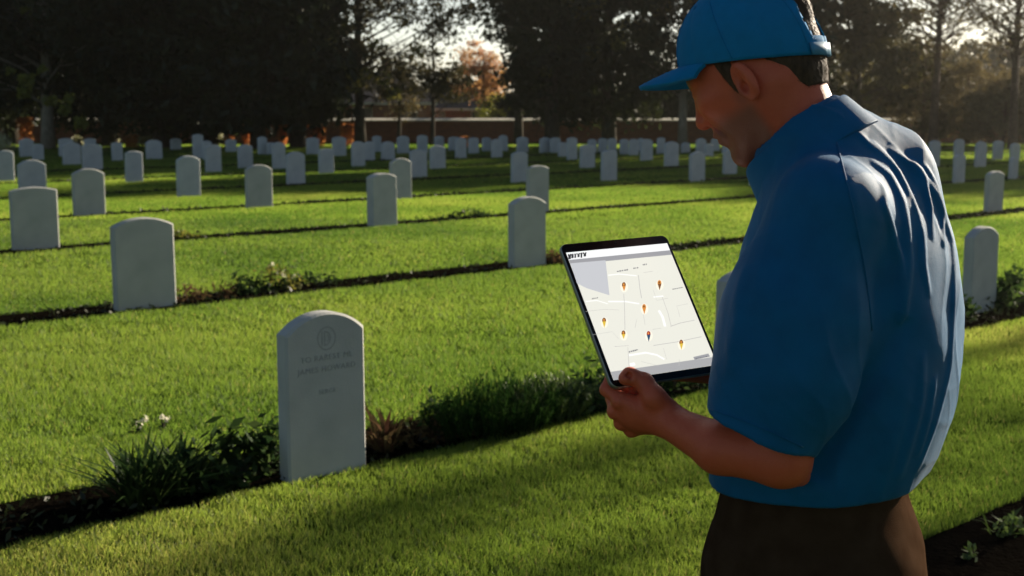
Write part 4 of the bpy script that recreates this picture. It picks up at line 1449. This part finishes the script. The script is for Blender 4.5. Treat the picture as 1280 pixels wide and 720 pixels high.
def tree(name, label, X, Y, h, crown, nleaf, size, mat, bark, tr=.25, clusters=60, spread=.7, fringe=None, seed=0, group=None, branches=40, cat='tree', lean=0.0, shell=.5, flat=0.0):
    """crown: list of ellipsoids (dx, dy, z, rx, ry, rz)"""
    g = np.random.default_rng(seed + 100)
    root = empty(name, (X, Y, 0)); tag(root, label, cat, group)
    mb = MB()
    # trunk with a slight bend
    ph = g.uniform(0, 6.28)
    pts = []; rr = []
    topz = h * .82
    for k in range(9):
        t = k / 8; z = topz * t
        pts.append(np.array([math.sin(t * 3 + ph) * .18 * tr * 4 * t + lean * z, math.cos(t * 2.3 + ph) * .15 * t, z - (.1 if k == 0 else 0)])); rr.append(tr * (1.25 if k == 0 else 1) * (1 - .85 * t) + .02)
    mb.tube(pts, rr, 10)
    tp = np.array(pts)
    vol = np.array([c[3] * c[4] * c[5] for c in crown]); pr = vol / vol.sum()
    ci = g.choice(len(crown), clusters, p=pr)
    cc = []
    for i in ci:
        c = crown[i]
        d = g.normal(size=3); d /= np.linalg.norm(d)
        cc.append(np.array([c[0], c[1], c[2]]) + d * np.array(c[3:6]) * g.uniform(shell, 1.0) ** .6)
    cc = np.array(cc)
    for b in range(min(branches, clusters)):
        e = cc[b]
        z0 = np.clip(e[2] - np.hypot(e[0], e[1]) * .55, topz * .16, topz * .97)
        k = np.interp(z0, tp[:, 2], np.arange(9)); s = tp[int(k)] + (tp[min(int(k) + 1, 8)] - tp[int(k)]) * (k - int(k))
        m1 = s + (e - s) * .35 + g.normal(size=3) * .12; m2 = s + (e - s) * .7 + g.normal(size=3) * .15
        r0 = max(.02, .055 * (1 - k / 9) + .02) * (tr / .25)
        mb.tube([s, m1, m2, e], [r0, r0 * .7, r0 * .42, .012], 5)
        for q in range(3):
            s2 = [m1, m2, m2][q]; e2 = s2 + (e - s) * .3 + g.normal(size=3) * .5
            mb.tube([s2, (s2 + e2) / 2 + g.normal(size=3) * .08, e2], [r0 * .3, r0 * .2, .008], 4)
    mb.build('trunk', bark, root, True)
    if nleaf:
        idx = g.integers(0, clusters, nleaf)
        scl = g.uniform(.6, 1.3, clusters)[idx][:, None]
        c = cc[idx] + g.normal(size=(nleaf, 3)) * spread * scl * np.array([1, 1, .55])
        c[:, 2] = np.maximum(c[:, 2], .15)
        tone = g.uniform(0, 1, clusters)[idx]
        L = Leaves(); L.cards(c, size * g.uniform(.6, 1.4, nleaf), np.clip(tone * .55 + g.uniform(0, .45, nleaf), 0, 1), flat, g)
        L.build('crown', mat, root)
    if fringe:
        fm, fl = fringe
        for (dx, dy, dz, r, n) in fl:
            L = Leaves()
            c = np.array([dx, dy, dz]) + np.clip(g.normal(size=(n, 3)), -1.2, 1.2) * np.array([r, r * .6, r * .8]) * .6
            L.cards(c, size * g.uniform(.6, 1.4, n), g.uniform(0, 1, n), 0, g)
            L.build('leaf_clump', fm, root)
    return root


def build_trees():
    def X(px, D): return (px - 640) / F_PX * D
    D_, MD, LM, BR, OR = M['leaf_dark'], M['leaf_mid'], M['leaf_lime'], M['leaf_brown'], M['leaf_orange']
    # left: broad dark tree with a pale trunk
    def fr(l, D, px0):   # fringe clumps from photo pixels (px, py, radius px, n)
        return [((a - px0) / F_PX * D, -2.6, CAMH + (137 - b) / F_PX * D, r / F_PX * D, n) for a, b, r, n in l]
    D = 54
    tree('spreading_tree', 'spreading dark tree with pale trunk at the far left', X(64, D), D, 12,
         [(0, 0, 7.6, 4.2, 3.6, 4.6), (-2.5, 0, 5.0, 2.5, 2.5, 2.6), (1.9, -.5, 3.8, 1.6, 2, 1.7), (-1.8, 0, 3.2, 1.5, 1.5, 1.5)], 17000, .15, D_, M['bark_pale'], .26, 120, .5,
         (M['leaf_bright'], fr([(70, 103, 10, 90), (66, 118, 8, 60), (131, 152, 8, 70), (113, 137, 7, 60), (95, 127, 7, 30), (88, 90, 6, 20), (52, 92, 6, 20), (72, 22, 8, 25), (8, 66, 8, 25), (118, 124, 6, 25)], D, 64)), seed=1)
    # mass of black evergreens
    for i, (px, D, h, r, b, lab) in enumerate(((-45, 57, 13, 4.0, 1.0, 'black evergreen at the left edge behind the spreading tree'),
            (18, 60, 13, 3.4, 1.0, 'black evergreen directly behind the spreading tree'),
            (140, 57, 17, 3.4, 1.5, 'black evergreen right of the spreading tree'), (205, 55, 18, 3.3, 1.7, 'black evergreen above the round pale shrub'),
            (265, 57, 18, 3.2, 1.6, 'black evergreen above the leftmost orange patch'), (325, 54, 17, 3.2, 1.6, 'black evergreen in the middle above the orange patches'),
            (374, 56, 17, 1.9, 1.5, 'black evergreen bordering the airy tree'))):
        z0 = b; hz = (h - z0) / 2
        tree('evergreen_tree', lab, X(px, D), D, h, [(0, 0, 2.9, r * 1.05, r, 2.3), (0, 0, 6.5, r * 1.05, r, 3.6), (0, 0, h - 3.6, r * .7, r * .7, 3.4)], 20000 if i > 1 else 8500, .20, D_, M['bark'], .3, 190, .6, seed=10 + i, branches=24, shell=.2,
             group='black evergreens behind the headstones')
    # airy tree left of centre
    D = 57
    tree('airy_tree', 'tall airy tree with dark trunk, sky showing through its crown', X(452, D), D, 15,
         [(0, 0, 9, 4.0, 3, 3.4), (-.7, 0, 5.2, 1.9, 1.6, 1.6), (3.2, 0, 7.0, 2.0, 1.6, 2.3), (1.0, 0, 3.3, 2.6, 1.6, 1.1), (-.4, -.4, 3.4, 1.5, 1.0, 1.0), (-.9, 0, 6.6, 1.6, 1.4, 1.8)], 24000, .115, M['leaf_olive'], M['bark'], .22, 250, .42,
         (M['leaf_sun_tint'], fr([(412, 72, 12, 130), (440, 90, 14, 120), (486, 100, 12, 60), (428, 60, 9, 60), (470, 95, 10, 50), (455, 108, 12, 90), (420, 95, 10, 80), (500, 118, 10, 60), (530, 70, 8, 40), (478, 60, 8, 40), (512, 35, 9, 40)], D, 452)), seed=31, branches=90)
    tree('slender_tree', 'thin-stemmed leaning tree before the wall, right of the airy tree', X(541, 59), 59, 6.5,
         [(-.3, 0, 3.4, 1.7, 1.2, 1.1), (.8, 0, 2.7, 1.3, 1, .7)], 2600, .11, M['leaf_olive'], M['bark'], .10, 46, .34, seed=32, lean=.02)
    tree('slender_tree', 'thin brown-leaved tree beside the house, between two trunks', X(500, 60), 60, 5,
         [(0, 0, 2.5, .9, .8, 1.2)], 1200, .09, BR, M['bark'], .09, 26, .3, seed=34)
    tree('orange_tree', 'small orange and pink autumn tree against the sky gap', X(604, 74), 74, 6.0,
         [(-.15, 0, 4.6, .9, .9, 1.1), (.9, 0, 3.5, 1.0, .9, .9), (-.6, 0, 3.2, 1.2, 1, 1.0), (.3, 0, 2.6, .7, .8, .8)], 4200, .11, M['leaf_peach'], M['bark'], .10, 52, .30, seed=33)
    tree('rounded_shrub', 'bright yellow-green shrub showing above the wall', X(622, 70), 70, 2.4, [(0, 0, 1.5, 1.2, 1, .9)], 1500, .09, M['leaf_bright'], M['bark'], .05, 30, .25, seed=35, cat='shrub')
    # dark trees right of the gap
    D = 57
    tree('evergreen_tree', 'tall black conifer right of the orange tree', X(690, D), D, 17,
         [(0, 0, 3.0, 2.5, 2.2, 2.2), (0, 0, 6.2, 2.3, 2.4, 4.4), (-.2, 0, 10.5, 3.2, 2.6, 3.5), (-1.7, 0, 6.6, 1.4, 1.4, 1.2)], 23000, .16, D_, M['bark'], .3, 190, .5, seed=41, shell=.2)
    tree('leafy_tree', 'airy branch-topped tree between the sky gap and the conifer', X(648, 60), 60, 11,
         [(-.3, 0, 7.2, 2.2, 1.8, 1.7), (-.8, 0, 5.3, 1.0, 1, .8), (.5, 0, 5.0, 1.6, 1.5, 2.6)], 6000, .12, D_, M['bark'], .2, 90, .34, seed=42)
    tree('evergreen_tree', 'dense dark tree with tips tinted as if sunlit above the wall, right of the conifer', X(760, 58), 58, 15.5,
         [(0, 0, 3.0, 3.0, 2.6, 2.3), (0, 0, 7.0, 3.0, 2.8, 4.6), (0, 0, 11.3, 3.2, 2.8, 3.6)], 24000, .17, D_, M['bark'], .3, 180, .5,
         (M['leaf_sun_tint'], fr([(722, 25, 12, 110), (740, 12, 12, 90), (765, 60, 10, 80), (770, 38, 9, 60), (735, 70, 8, 50), (680, 92, 8, 50), (815, 20, 14, 120), (790, 40, 9, 60), (705, 12, 9, 60), (850, 12, 12, 80)], 58, 760)), seed=43, shell=.3)
    tree('leafy_tree', 'dark tree with slim pale trunk beside the cap\'s peak', X(852, 55), 55, 15.5,
         [(0, 0, 3.6, 2.9, 2.3, 2.2), (0, 0, 8.2, 2.9, 2.6, 4.6), (0, 0, 11.3, 3.2, 2.8, 3.6)], 23000, .15, D_, M['bark_pale'], .17, 150, .48, seed=44, shell=.3)
    tree('leafy_tree', 'dark tree hidden behind the blue cap', X(945, 58), 58, 15.5, [(0, 0, 3.2, 3.1, 2.4, 2.2), (0, 0, 8.0, 3.2, 2.8, 5.0), (0, 0, 11.5, 3.2, 2.8, 3.6)], 21000, .18, D_, M['bark'], .25, 150, .5, seed=45, shell=.3)
    tree('leafy_tree', 'dense olive tree behind the man\'s neck and shoulder', X(1065, 58), 58, 15.5, [(0, 0, 3.1, 3.4, 2.5, 2.2), (0, 0, 8.0, 3.4, 2.8, 5.0), (0, 0, 11.5, 3.4, 2.8, 3.6)], 23000, .16, M['leaf_olive'], M['bark'], .28, 170, .5, seed=46, shell=.3)
    tree('bare_tree', 'nearly bare tree with fine branches against the sky, right of the shoulder', X(1163, 56), 56, 12,
         [(0, 0, 7.5, 3.0, 2.4, 3.6)], 3800, .10, BR, M['bark_red'], .18, 150, .5, seed=47, branches=150)
    tree('bare_tree', 'nearly bare spreading tree at the right edge of the picture', X(1262, 54), 54, 11,
         [(0, 0, 6.8, 3.0, 2.4, 3.0)], 3000, .10, BR, M['bark_red'], .17, 150, .5, seed=48, branches=150)
    for i, (px, D, h, r, lab) in enumerate(((1150, 60, 4.2, 1.9, 'brownish shrub above the wall, left of the olive ones'), (1205, 59, 4.0, 1.9, 'olive brown shrub above the wall at the right'),
                                (1250, 56, 3.2, 1.7, 'sunlit olive shrub in front of the wall at the right edge'), (1290, 57, 3.6, 1.8, 'olive shrub cut by the right edge of the picture'))):
        tree('large_shrub', lab, X(px, D), D, h, [(0, 0, h * .5, r, r * .8, h * .45)], 5200, .11, BR, M['bark_red'], .08, 80, .34, seed=60 + i, cat='shrub')
    for i, (px, D, h, r, lab) in enumerate(((1130, 96, 7.2, 5.5, 'distant hazy tree behind the bare trees, left one'), (1215, 98, 7.0, 5.8, 'distant hazy tree behind the bare trees, middle one'),
                                (1300, 98, 6.8, 5.8, 'distant hazy tree behind the bare trees, at the right edge'))):
        tree('distant_tree', lab, X(px, D), D, h, [(0, 0, h * .5, r, r * .6, h * .47)], 7000, .24, M['leaf_olive'], M['bark'], .25, 110, .7, seed=70 + i, branches=10)
    # trees just beyond the right edge: their shade lies on the lawn in the picture
    for i, (x, y, h, zc, rz, r, lab) in enumerate(((25.5, 57, 15.5, 11.5, 3.8, 3.6, 'tall high-crowned tree beyond the right edge, nearest the bare trees'), (32, 58, 15.5, 11.5, 3.8, 4.0, 'tall high-crowned tree beyond the right edge, second from the bare trees'),
                                                   (39.5, 57, 15.5, 11.5, 4.0, 4.0, 'tall high-crowned tree beyond the right edge, farthest from the bare trees'))):
        tree('tall_tree', lab, x, y, h, [(0, 0, zc, r, r, rz)], 9000, .24, D_, M['bark'], .25, 120, .6, seed=80 + i, branches=40, shell=.2)
    for i, (pp, s_, lab) in enumerate(((-2.2, 40, 'unseen slim poplar added to shade the near lawn, nearest the path'), (-3.0, 44, 'unseen slim poplar added to shade the near lawn, between two others'), (-3.8, 41, 'unseen slim poplar added to shade the near lawn, nearest the front row'))):
        ca, sa = math.cos(SUN_AZ), math.sin(SUN_AZ)
        tree('added_poplar', lab, pp * ca + sa * s_, -pp * sa + ca * s_, 19, [(0, 0, 11, .55, .6, 8.0)], POP, .16, D_, M['bark'], .13, 120, .22, seed=90 + i, branches=60, shell=.1)  # out-of-view trees put in only to darken the near lawn
    # tall evergreen bushes behind the wall close the view under the crowns
    hedge = [-45, 0, 45, 95, 150, 200, 250, 300, 345, 392, 655, 700, 748, 795, 845, 895, 945, 1000, 1050, 1100]
    for i, px in enumerate(hedge):
        r = rng.uniform(1.4, 1.75); h = rng.uniform(3.0, 3.9)
        side = 'left' if px < 500 else 'right'
        lst = [p for p in hedge if (p < 500) == (px < 500)]; k = lst.index(px)
        tree('evergreen_bush', '%s of the dark bushes behind the wall, %s of the sky gap' % ('leftmost' if k == 0 else ORD[k] + ' from left', side), X(px, 69), 69 + (i % 2) * 1.2, h,
             [(0, 0, h * .48, r, 1.2, h * .46)], 2600, .17, D_, M['bark'], .07, 40, .42, seed=200 + i, cat='bush', group='dark bushes behind the wall', branches=6, shell=.1)
    # far-off wood on the horizon, reads as one mass
    g = np.random.default_rng(77); n = 26000
    x = g.uniform(-110, 130, n); top = 3.4 + 1.4 * vnoise(x, x * 0, 7, 5) + .8 * vnoise(x, x * 0, 2.2, 6)
    L = Leaves(); L.cards(np.stack([x, 170 + g.uniform(-5, 5, n), top * g.uniform(0, 1, n) ** .8], 1), .42 * g.uniform(.6, 1.3, n), g.uniform(0, 1, n), 0, g)
    o = L.build('distant_wood', M['leaf_olive']); tag(o, 'low far-off line of trees on the horizon', 'woodland', kind='stuff')


def brick_mat():
    m, nt, out = mat_new('brick_wall')
    b = nt.nodes.new('ShaderNodeBsdfPrincipled'); b.inputs['Roughness'].default_value = .9
    tc = nt.nodes.new('ShaderNodeTexCoord'); mp = nt.nodes.new('ShaderNodeMapping'); mp.inputs['Rotation'].default_value = (rad(90), 0, 0)
    br = nt.nodes.new('ShaderNodeTexBrick'); br.inputs['Scale'].default_value = 1.0
    br.inputs['Brick Width'].default_value = .225; br.inputs['Row Height'].default_value = .075; br.inputs['Mortar Size'].default_value = .006
    br.inputs['Color1'].default_value = (.30, .10, .045, 1); br.inputs['Color2'].default_value = (.20, .065, .035, 1); br.inputs['Mortar'].default_value = (.22, .19, .16, 1)
    nt.links.new(tc.outputs['Object'], mp.inputs[0]); nt.links.new(mp.outputs[0], br.inputs['Vector']); nt.links.new(br.outputs['Color'], b.inputs['Base Color'])
    nt.links.new(b.outputs[0], out.inputs[0]); return m


def build_wall_houses():
    M['brick'] = brick_mat(); M['coping'] = noise_mat('coping_stone', (.56, .52, .42), (.7, .66, .56), 8, .85, .002)
    M['roof'] = noise_mat('roof_tiles', (.05, .045, .045), (.10, .085, .08), 8, .85, .01, 14); M['render'] = noise_mat('cream_render', (.42, .38, .30), (.52, .48, .38), 5, .9)
    M['glass'] = noise_mat('window_glass', (.02, .025, .03), (.03, .035, .04), 5, .1, spec=.6)
    Y = 64.0
    root = empty('brick_wall', (0, Y, 0)); tag(root, 'long low red brick boundary wall with pale coping behind the headstones', 'wall')
    mb = MB(); mb.box((-34, 0, -.1), (36, .33, 1.04)); mb.build('brickwork', M['brick'], root)
    mb = MB()
    x = -34.0
    while x < 36:
        l = .9; a, b = x + .004, x + l - .004; mb.add([(a, -.05, 1.043), (b, -.05, 1.043), (b, .38, 1.043), (a, .38, 1.043), (a, -.05, 1.10), (b, -.05, 1.10), (b, .38, 1.20), (a, .38, 1.20)], [(0,3,2,1),(4,5,6,7),(0,1,5,4),(1,2,6,5),(2,3,7,6),(3,0,4,7)]); x += l
    mb.build('coping', M['coping'], root)
    mb = MB()
    for k in range(9):
        x = -33.5 + k * 8.6; mb.box((x, -.09, -.1), (x + .45, -.003, 1.038))
    o = mb.build('piers', M['brick'], root)
    def house(label, X0, Y0, w, d, eave, ridge, wallm, wins, name='brick_house', rz=0.0):
        r = empty(name, (X0, Y0, 0), rz); tag(r, label, 'house')
        mb = MB(); mb.box((-w/2, -d/2, -.1), (w/2, d/2, eave)); mb.build('wall', wallm, r)
        e = .35
        V = [(-w/2-e, -d/2-e, eave+.01), (w/2+e, -d/2-e, eave+.01), (w/2+e, d/2+e, eave+.01), (-w/2-e, d/2+e, eave+.01), (-w/2+1.2, 0, ridge), (w/2-1.2, 0, ridge)]
        rf = link('roof', mesh_py('roof', V, [(0, 1, 5, 4), (2, 3, 4, 5), (1, 2, 5), (3, 0, 4), (3, 2, 1, 0)]), M['roof'], r)
        mb = MB(); mb.box((w*.2, -.3, ridge - .7), (w*.2 + .6, .3, ridge + .9)); mb.build('chimney', M['brick'], rf)
        mb = MB(); mb.box((-w/2-e, -d/2-e-.05, eave-.14), (w/2+e, -d/2-e+.03, eave+.005)); mb.build('fascia', M['coping'], r)
        for (x, z, ww, hh) in wins:
            mb = MB()
            for q in ((x-ww/2-.05, z-hh/2-.05, x+ww/2+.05, z-hh/2), (x-ww/2-.05, z+hh/2, x+ww/2+.05, z+hh/2+.05), (x-ww/2-.05, z-hh/2+.001, x-ww/2, z+hh/2-.001), (x+ww/2, z-hh/2+.001, x+ww/2+.05, z+hh/2-.001), (x-.02, z-hh/2+.001, x+.02, z+hh/2-.001)):
                mb.box((q[0], -d/2-.05, q[1]), (q[2], -d/2-.003, q[3]))
            f = mb.build('window', M['render'], r)
            mb = MB(); mb.box((x-ww/2, -d/2-.02, z-hh/2), (x+ww/2, -d/2-.008, z+hh/2)); mb.build('pane', M['glass'], f)
            mb = MB(); mb.box((x-ww/2-.1, -d/2-.1, z-hh/2-.12), (x+ww/2+.1, -d/2-.004, z-hh/2-.055)); mb.build('sill', M['coping'], f)
        return r
    house('low orange brick house with grey roof seen between trunks left of centre', -9.9, 82, 8.5, 6, 2.05, 4.0, M['brick'], [(-2.8, 1.2, 1.1, 1.0), (0, 1.2, 1.1, 1.0), (2.8, 1.2, 1.1, 1.0)], rz=.25)
    house('dark-roofed brick house behind the wall below the orange tree', -3.4, 88, 5.5, 6, 1.7, 3.6, M['brick'], [(-1.5, 1.0, .9, .9), (1.2, 1.0, .9, .9)])


M['leaf_olive'] = leaf_mat('olive_leaves', [(.022, .026, .009), (.05, .048, .017), (.10, .09, .032)], .4, .02)
M['edging'] = noise_mat('weathered_edging', (.09, .075, .06), (.2, .17, .14), 40, .95, .002, 120, .0)
M['feather'] = leaf_mat('feathery_leaves', [(.010, .035, .008), (.02, .06, .012), (.045, .10, .02)], .35, .0)
M['leaf_sun_tint'] = leaf_mat('sun_tint_leaves', [(.06, .075, .015), (.15, .15, .03), (.28, .26, .06)], .5, .02)  # lighter yellow-green paints sunlight onto the fringe clumps
POP = 480
M['leaf_peach'] = leaf_mat('peach_leaves', [(.30, .20, .08), (.42, .24, .13), (.5, .30, .06), (.52, .42, .25)], .45, .02)
M['leaf_bright'] = leaf_mat('bright_green_leaves', [(.10, .13, .02), (.24, .26, .04)], .5, .02)  # on the spreading tree's clumps this brightness stands in for sunlight
M['plant_lime'] = leaf_mat('fresh_green_leaves', [(.03, .06, .012), (.06, .11, .02), (.10, .16, .04)], .4, .04)
M['bark_red'] = noise_mat('reddish_bark', (.05, .03, .022), (.12, .08, .06), 6, .95, .02, 18, .1)

EXPO = 1.32
build_ground()
if 'grass' not in SKIP: build_grass()
build_bed_cover()
build_stones()
build_plants()
build_wall_houses()
if 'trees' not in SKIP: build_trees()
if 'man' not in SKIP:
    build_man(); build_tablet()

# ------------------------------------------------------------------ sky, sun, settings
w = bpy.data.worlds.new('World'); scene.world = w; w.use_nodes = True
nt = w.node_tree; nt.nodes.clear()
sky = nt.nodes.new('ShaderNodeTexSky'); sky.sky_type = 'NISHITA'; sky.sun_disc = False
sky.sun_elevation = SUN_EL; sky.sun_rotation = SUN_AZ; sky.altitude = 50; sky.air_density = 1.0; sky.dust_density = 0.6; sky.ozone_density = 1.0
bg = nt.nodes.new('ShaderNodeBackground'); bg.inputs[1].default_value = .033
wo = nt.nodes.new('ShaderNodeOutputWorld')
# bright hazy band of sky low above the horizon on the sun's side
tc = nt.nodes.new('ShaderNodeTexCoord'); sx = nt.nodes.new('ShaderNodeSeparateXYZ'); nt.links.new(tc.outputs['Generated'], sx.inputs[0])
mr = nt.nodes.new('ShaderNodeMapRange'); mr.interpolation_type = 'SMOOTHSTEP'
for k, v in (('From Min', .02), ('From Max', .30), ('To Min', 1.0), ('To Max', 0.0)): mr.inputs[k].default_value = v
nt.links.new(sx.outputs['Z'], mr.inputs['Value'])
dp = nt.nodes.new('ShaderNodeVectorMath'); dp.operation = 'DOT_PRODUCT'; dp.inputs[1].default_value = (math.sin(SUN_AZ - .3), math.cos(SUN_AZ - .3), 0)
nt.links.new(tc.outputs['Generated'], dp.inputs[0])
mr2 = nt.nodes.new('ShaderNodeMapRange'); mr2.interpolation_type = 'SMOOTHSTEP'
for k, v in (('From Min', .45), ('From Max', 1.0), ('To Min', 0.0), ('To Max', 1.0)): mr2.inputs[k].default_value = v
nt.links.new(dp.outputs['Value'], mr2.inputs['Value'])
mu = nt.nodes.new('ShaderNodeMath'); mu.operation = 'MULTIPLY'; nt.links.new(mr.outputs[0], mu.inputs[0]); nt.links.new(mr2.outputs[0], mu.inputs[1])
vm = nt.nodes.new('ShaderNodeVectorMath'); vm.operation = 'SCALE'; vm.inputs[0].default_value = (8.2, 8.3, 8.2); nt.links.new(mu.outputs[0], vm.inputs['Scale'])
ad = nt.nodes.new('ShaderNodeVectorMath'); ad.operation = 'ADD'; nt.links.new(sky.outputs[0], ad.inputs[0]); nt.links.new(vm.outputs[0], ad.inputs[1])
nt.links.new(ad.outputs[0], bg.inputs[0]); nt.links.new(bg.outputs[0], wo.inputs[0])
if 'haze' not in SKIP:
    mb = MB(); mb.box((-130, -4, -1), (160, 185, 24))
    hm, hnt, hout = mat_new('haze_air')
    pv = hnt.nodes.new('ShaderNodeVolumePrincipled'); pv.inputs['Color'].default_value = (1, .97, .9, 1); pv.inputs['Density'].default_value = .00045; pv.inputs['Anisotropy'].default_value = .85
    hnt.links.new(pv.outputs[0], hout.inputs['Volume'])
    ho = mb.build('haze', hm); tag(ho, 'thin golden haze in the low sunlight', 'haze', kind='stuff')
sd = bpy.data.lights.new('sun', 'SUN'); sd.energy = 5.0; sd.angle = rad(.53); sd.color = (1, .87, .68)
so = bpy.data.objects.new('sun', sd); COL.objects.link(so)
S = Vector((math.sin(SUN_AZ) * math.cos(SUN_EL), math.cos(SUN_AZ) * math.cos(SUN_EL), math.sin(SUN_EL)))
so.rotation_euler = S.to_track_quat('Z', 'Y').to_euler(); so.location = (20, 20, 30)
scene.view_settings.view_transform = 'Standard'; scene.view_settings.look = 'None'
scene.view_settings.gamma = 1; scene.view_settings.exposure = EXPO
scene.cycles.use_denoising = True
scene.cycles.max_bounces = 6; scene.cycles.diffuse_bounces = 3; scene.cycles.transmission_bounces = 4; scene.cycles.glossy_bounces = 2
scene.cycles.volume_bounces = 0
scene.cycles.sample_clamp_indirect = 6
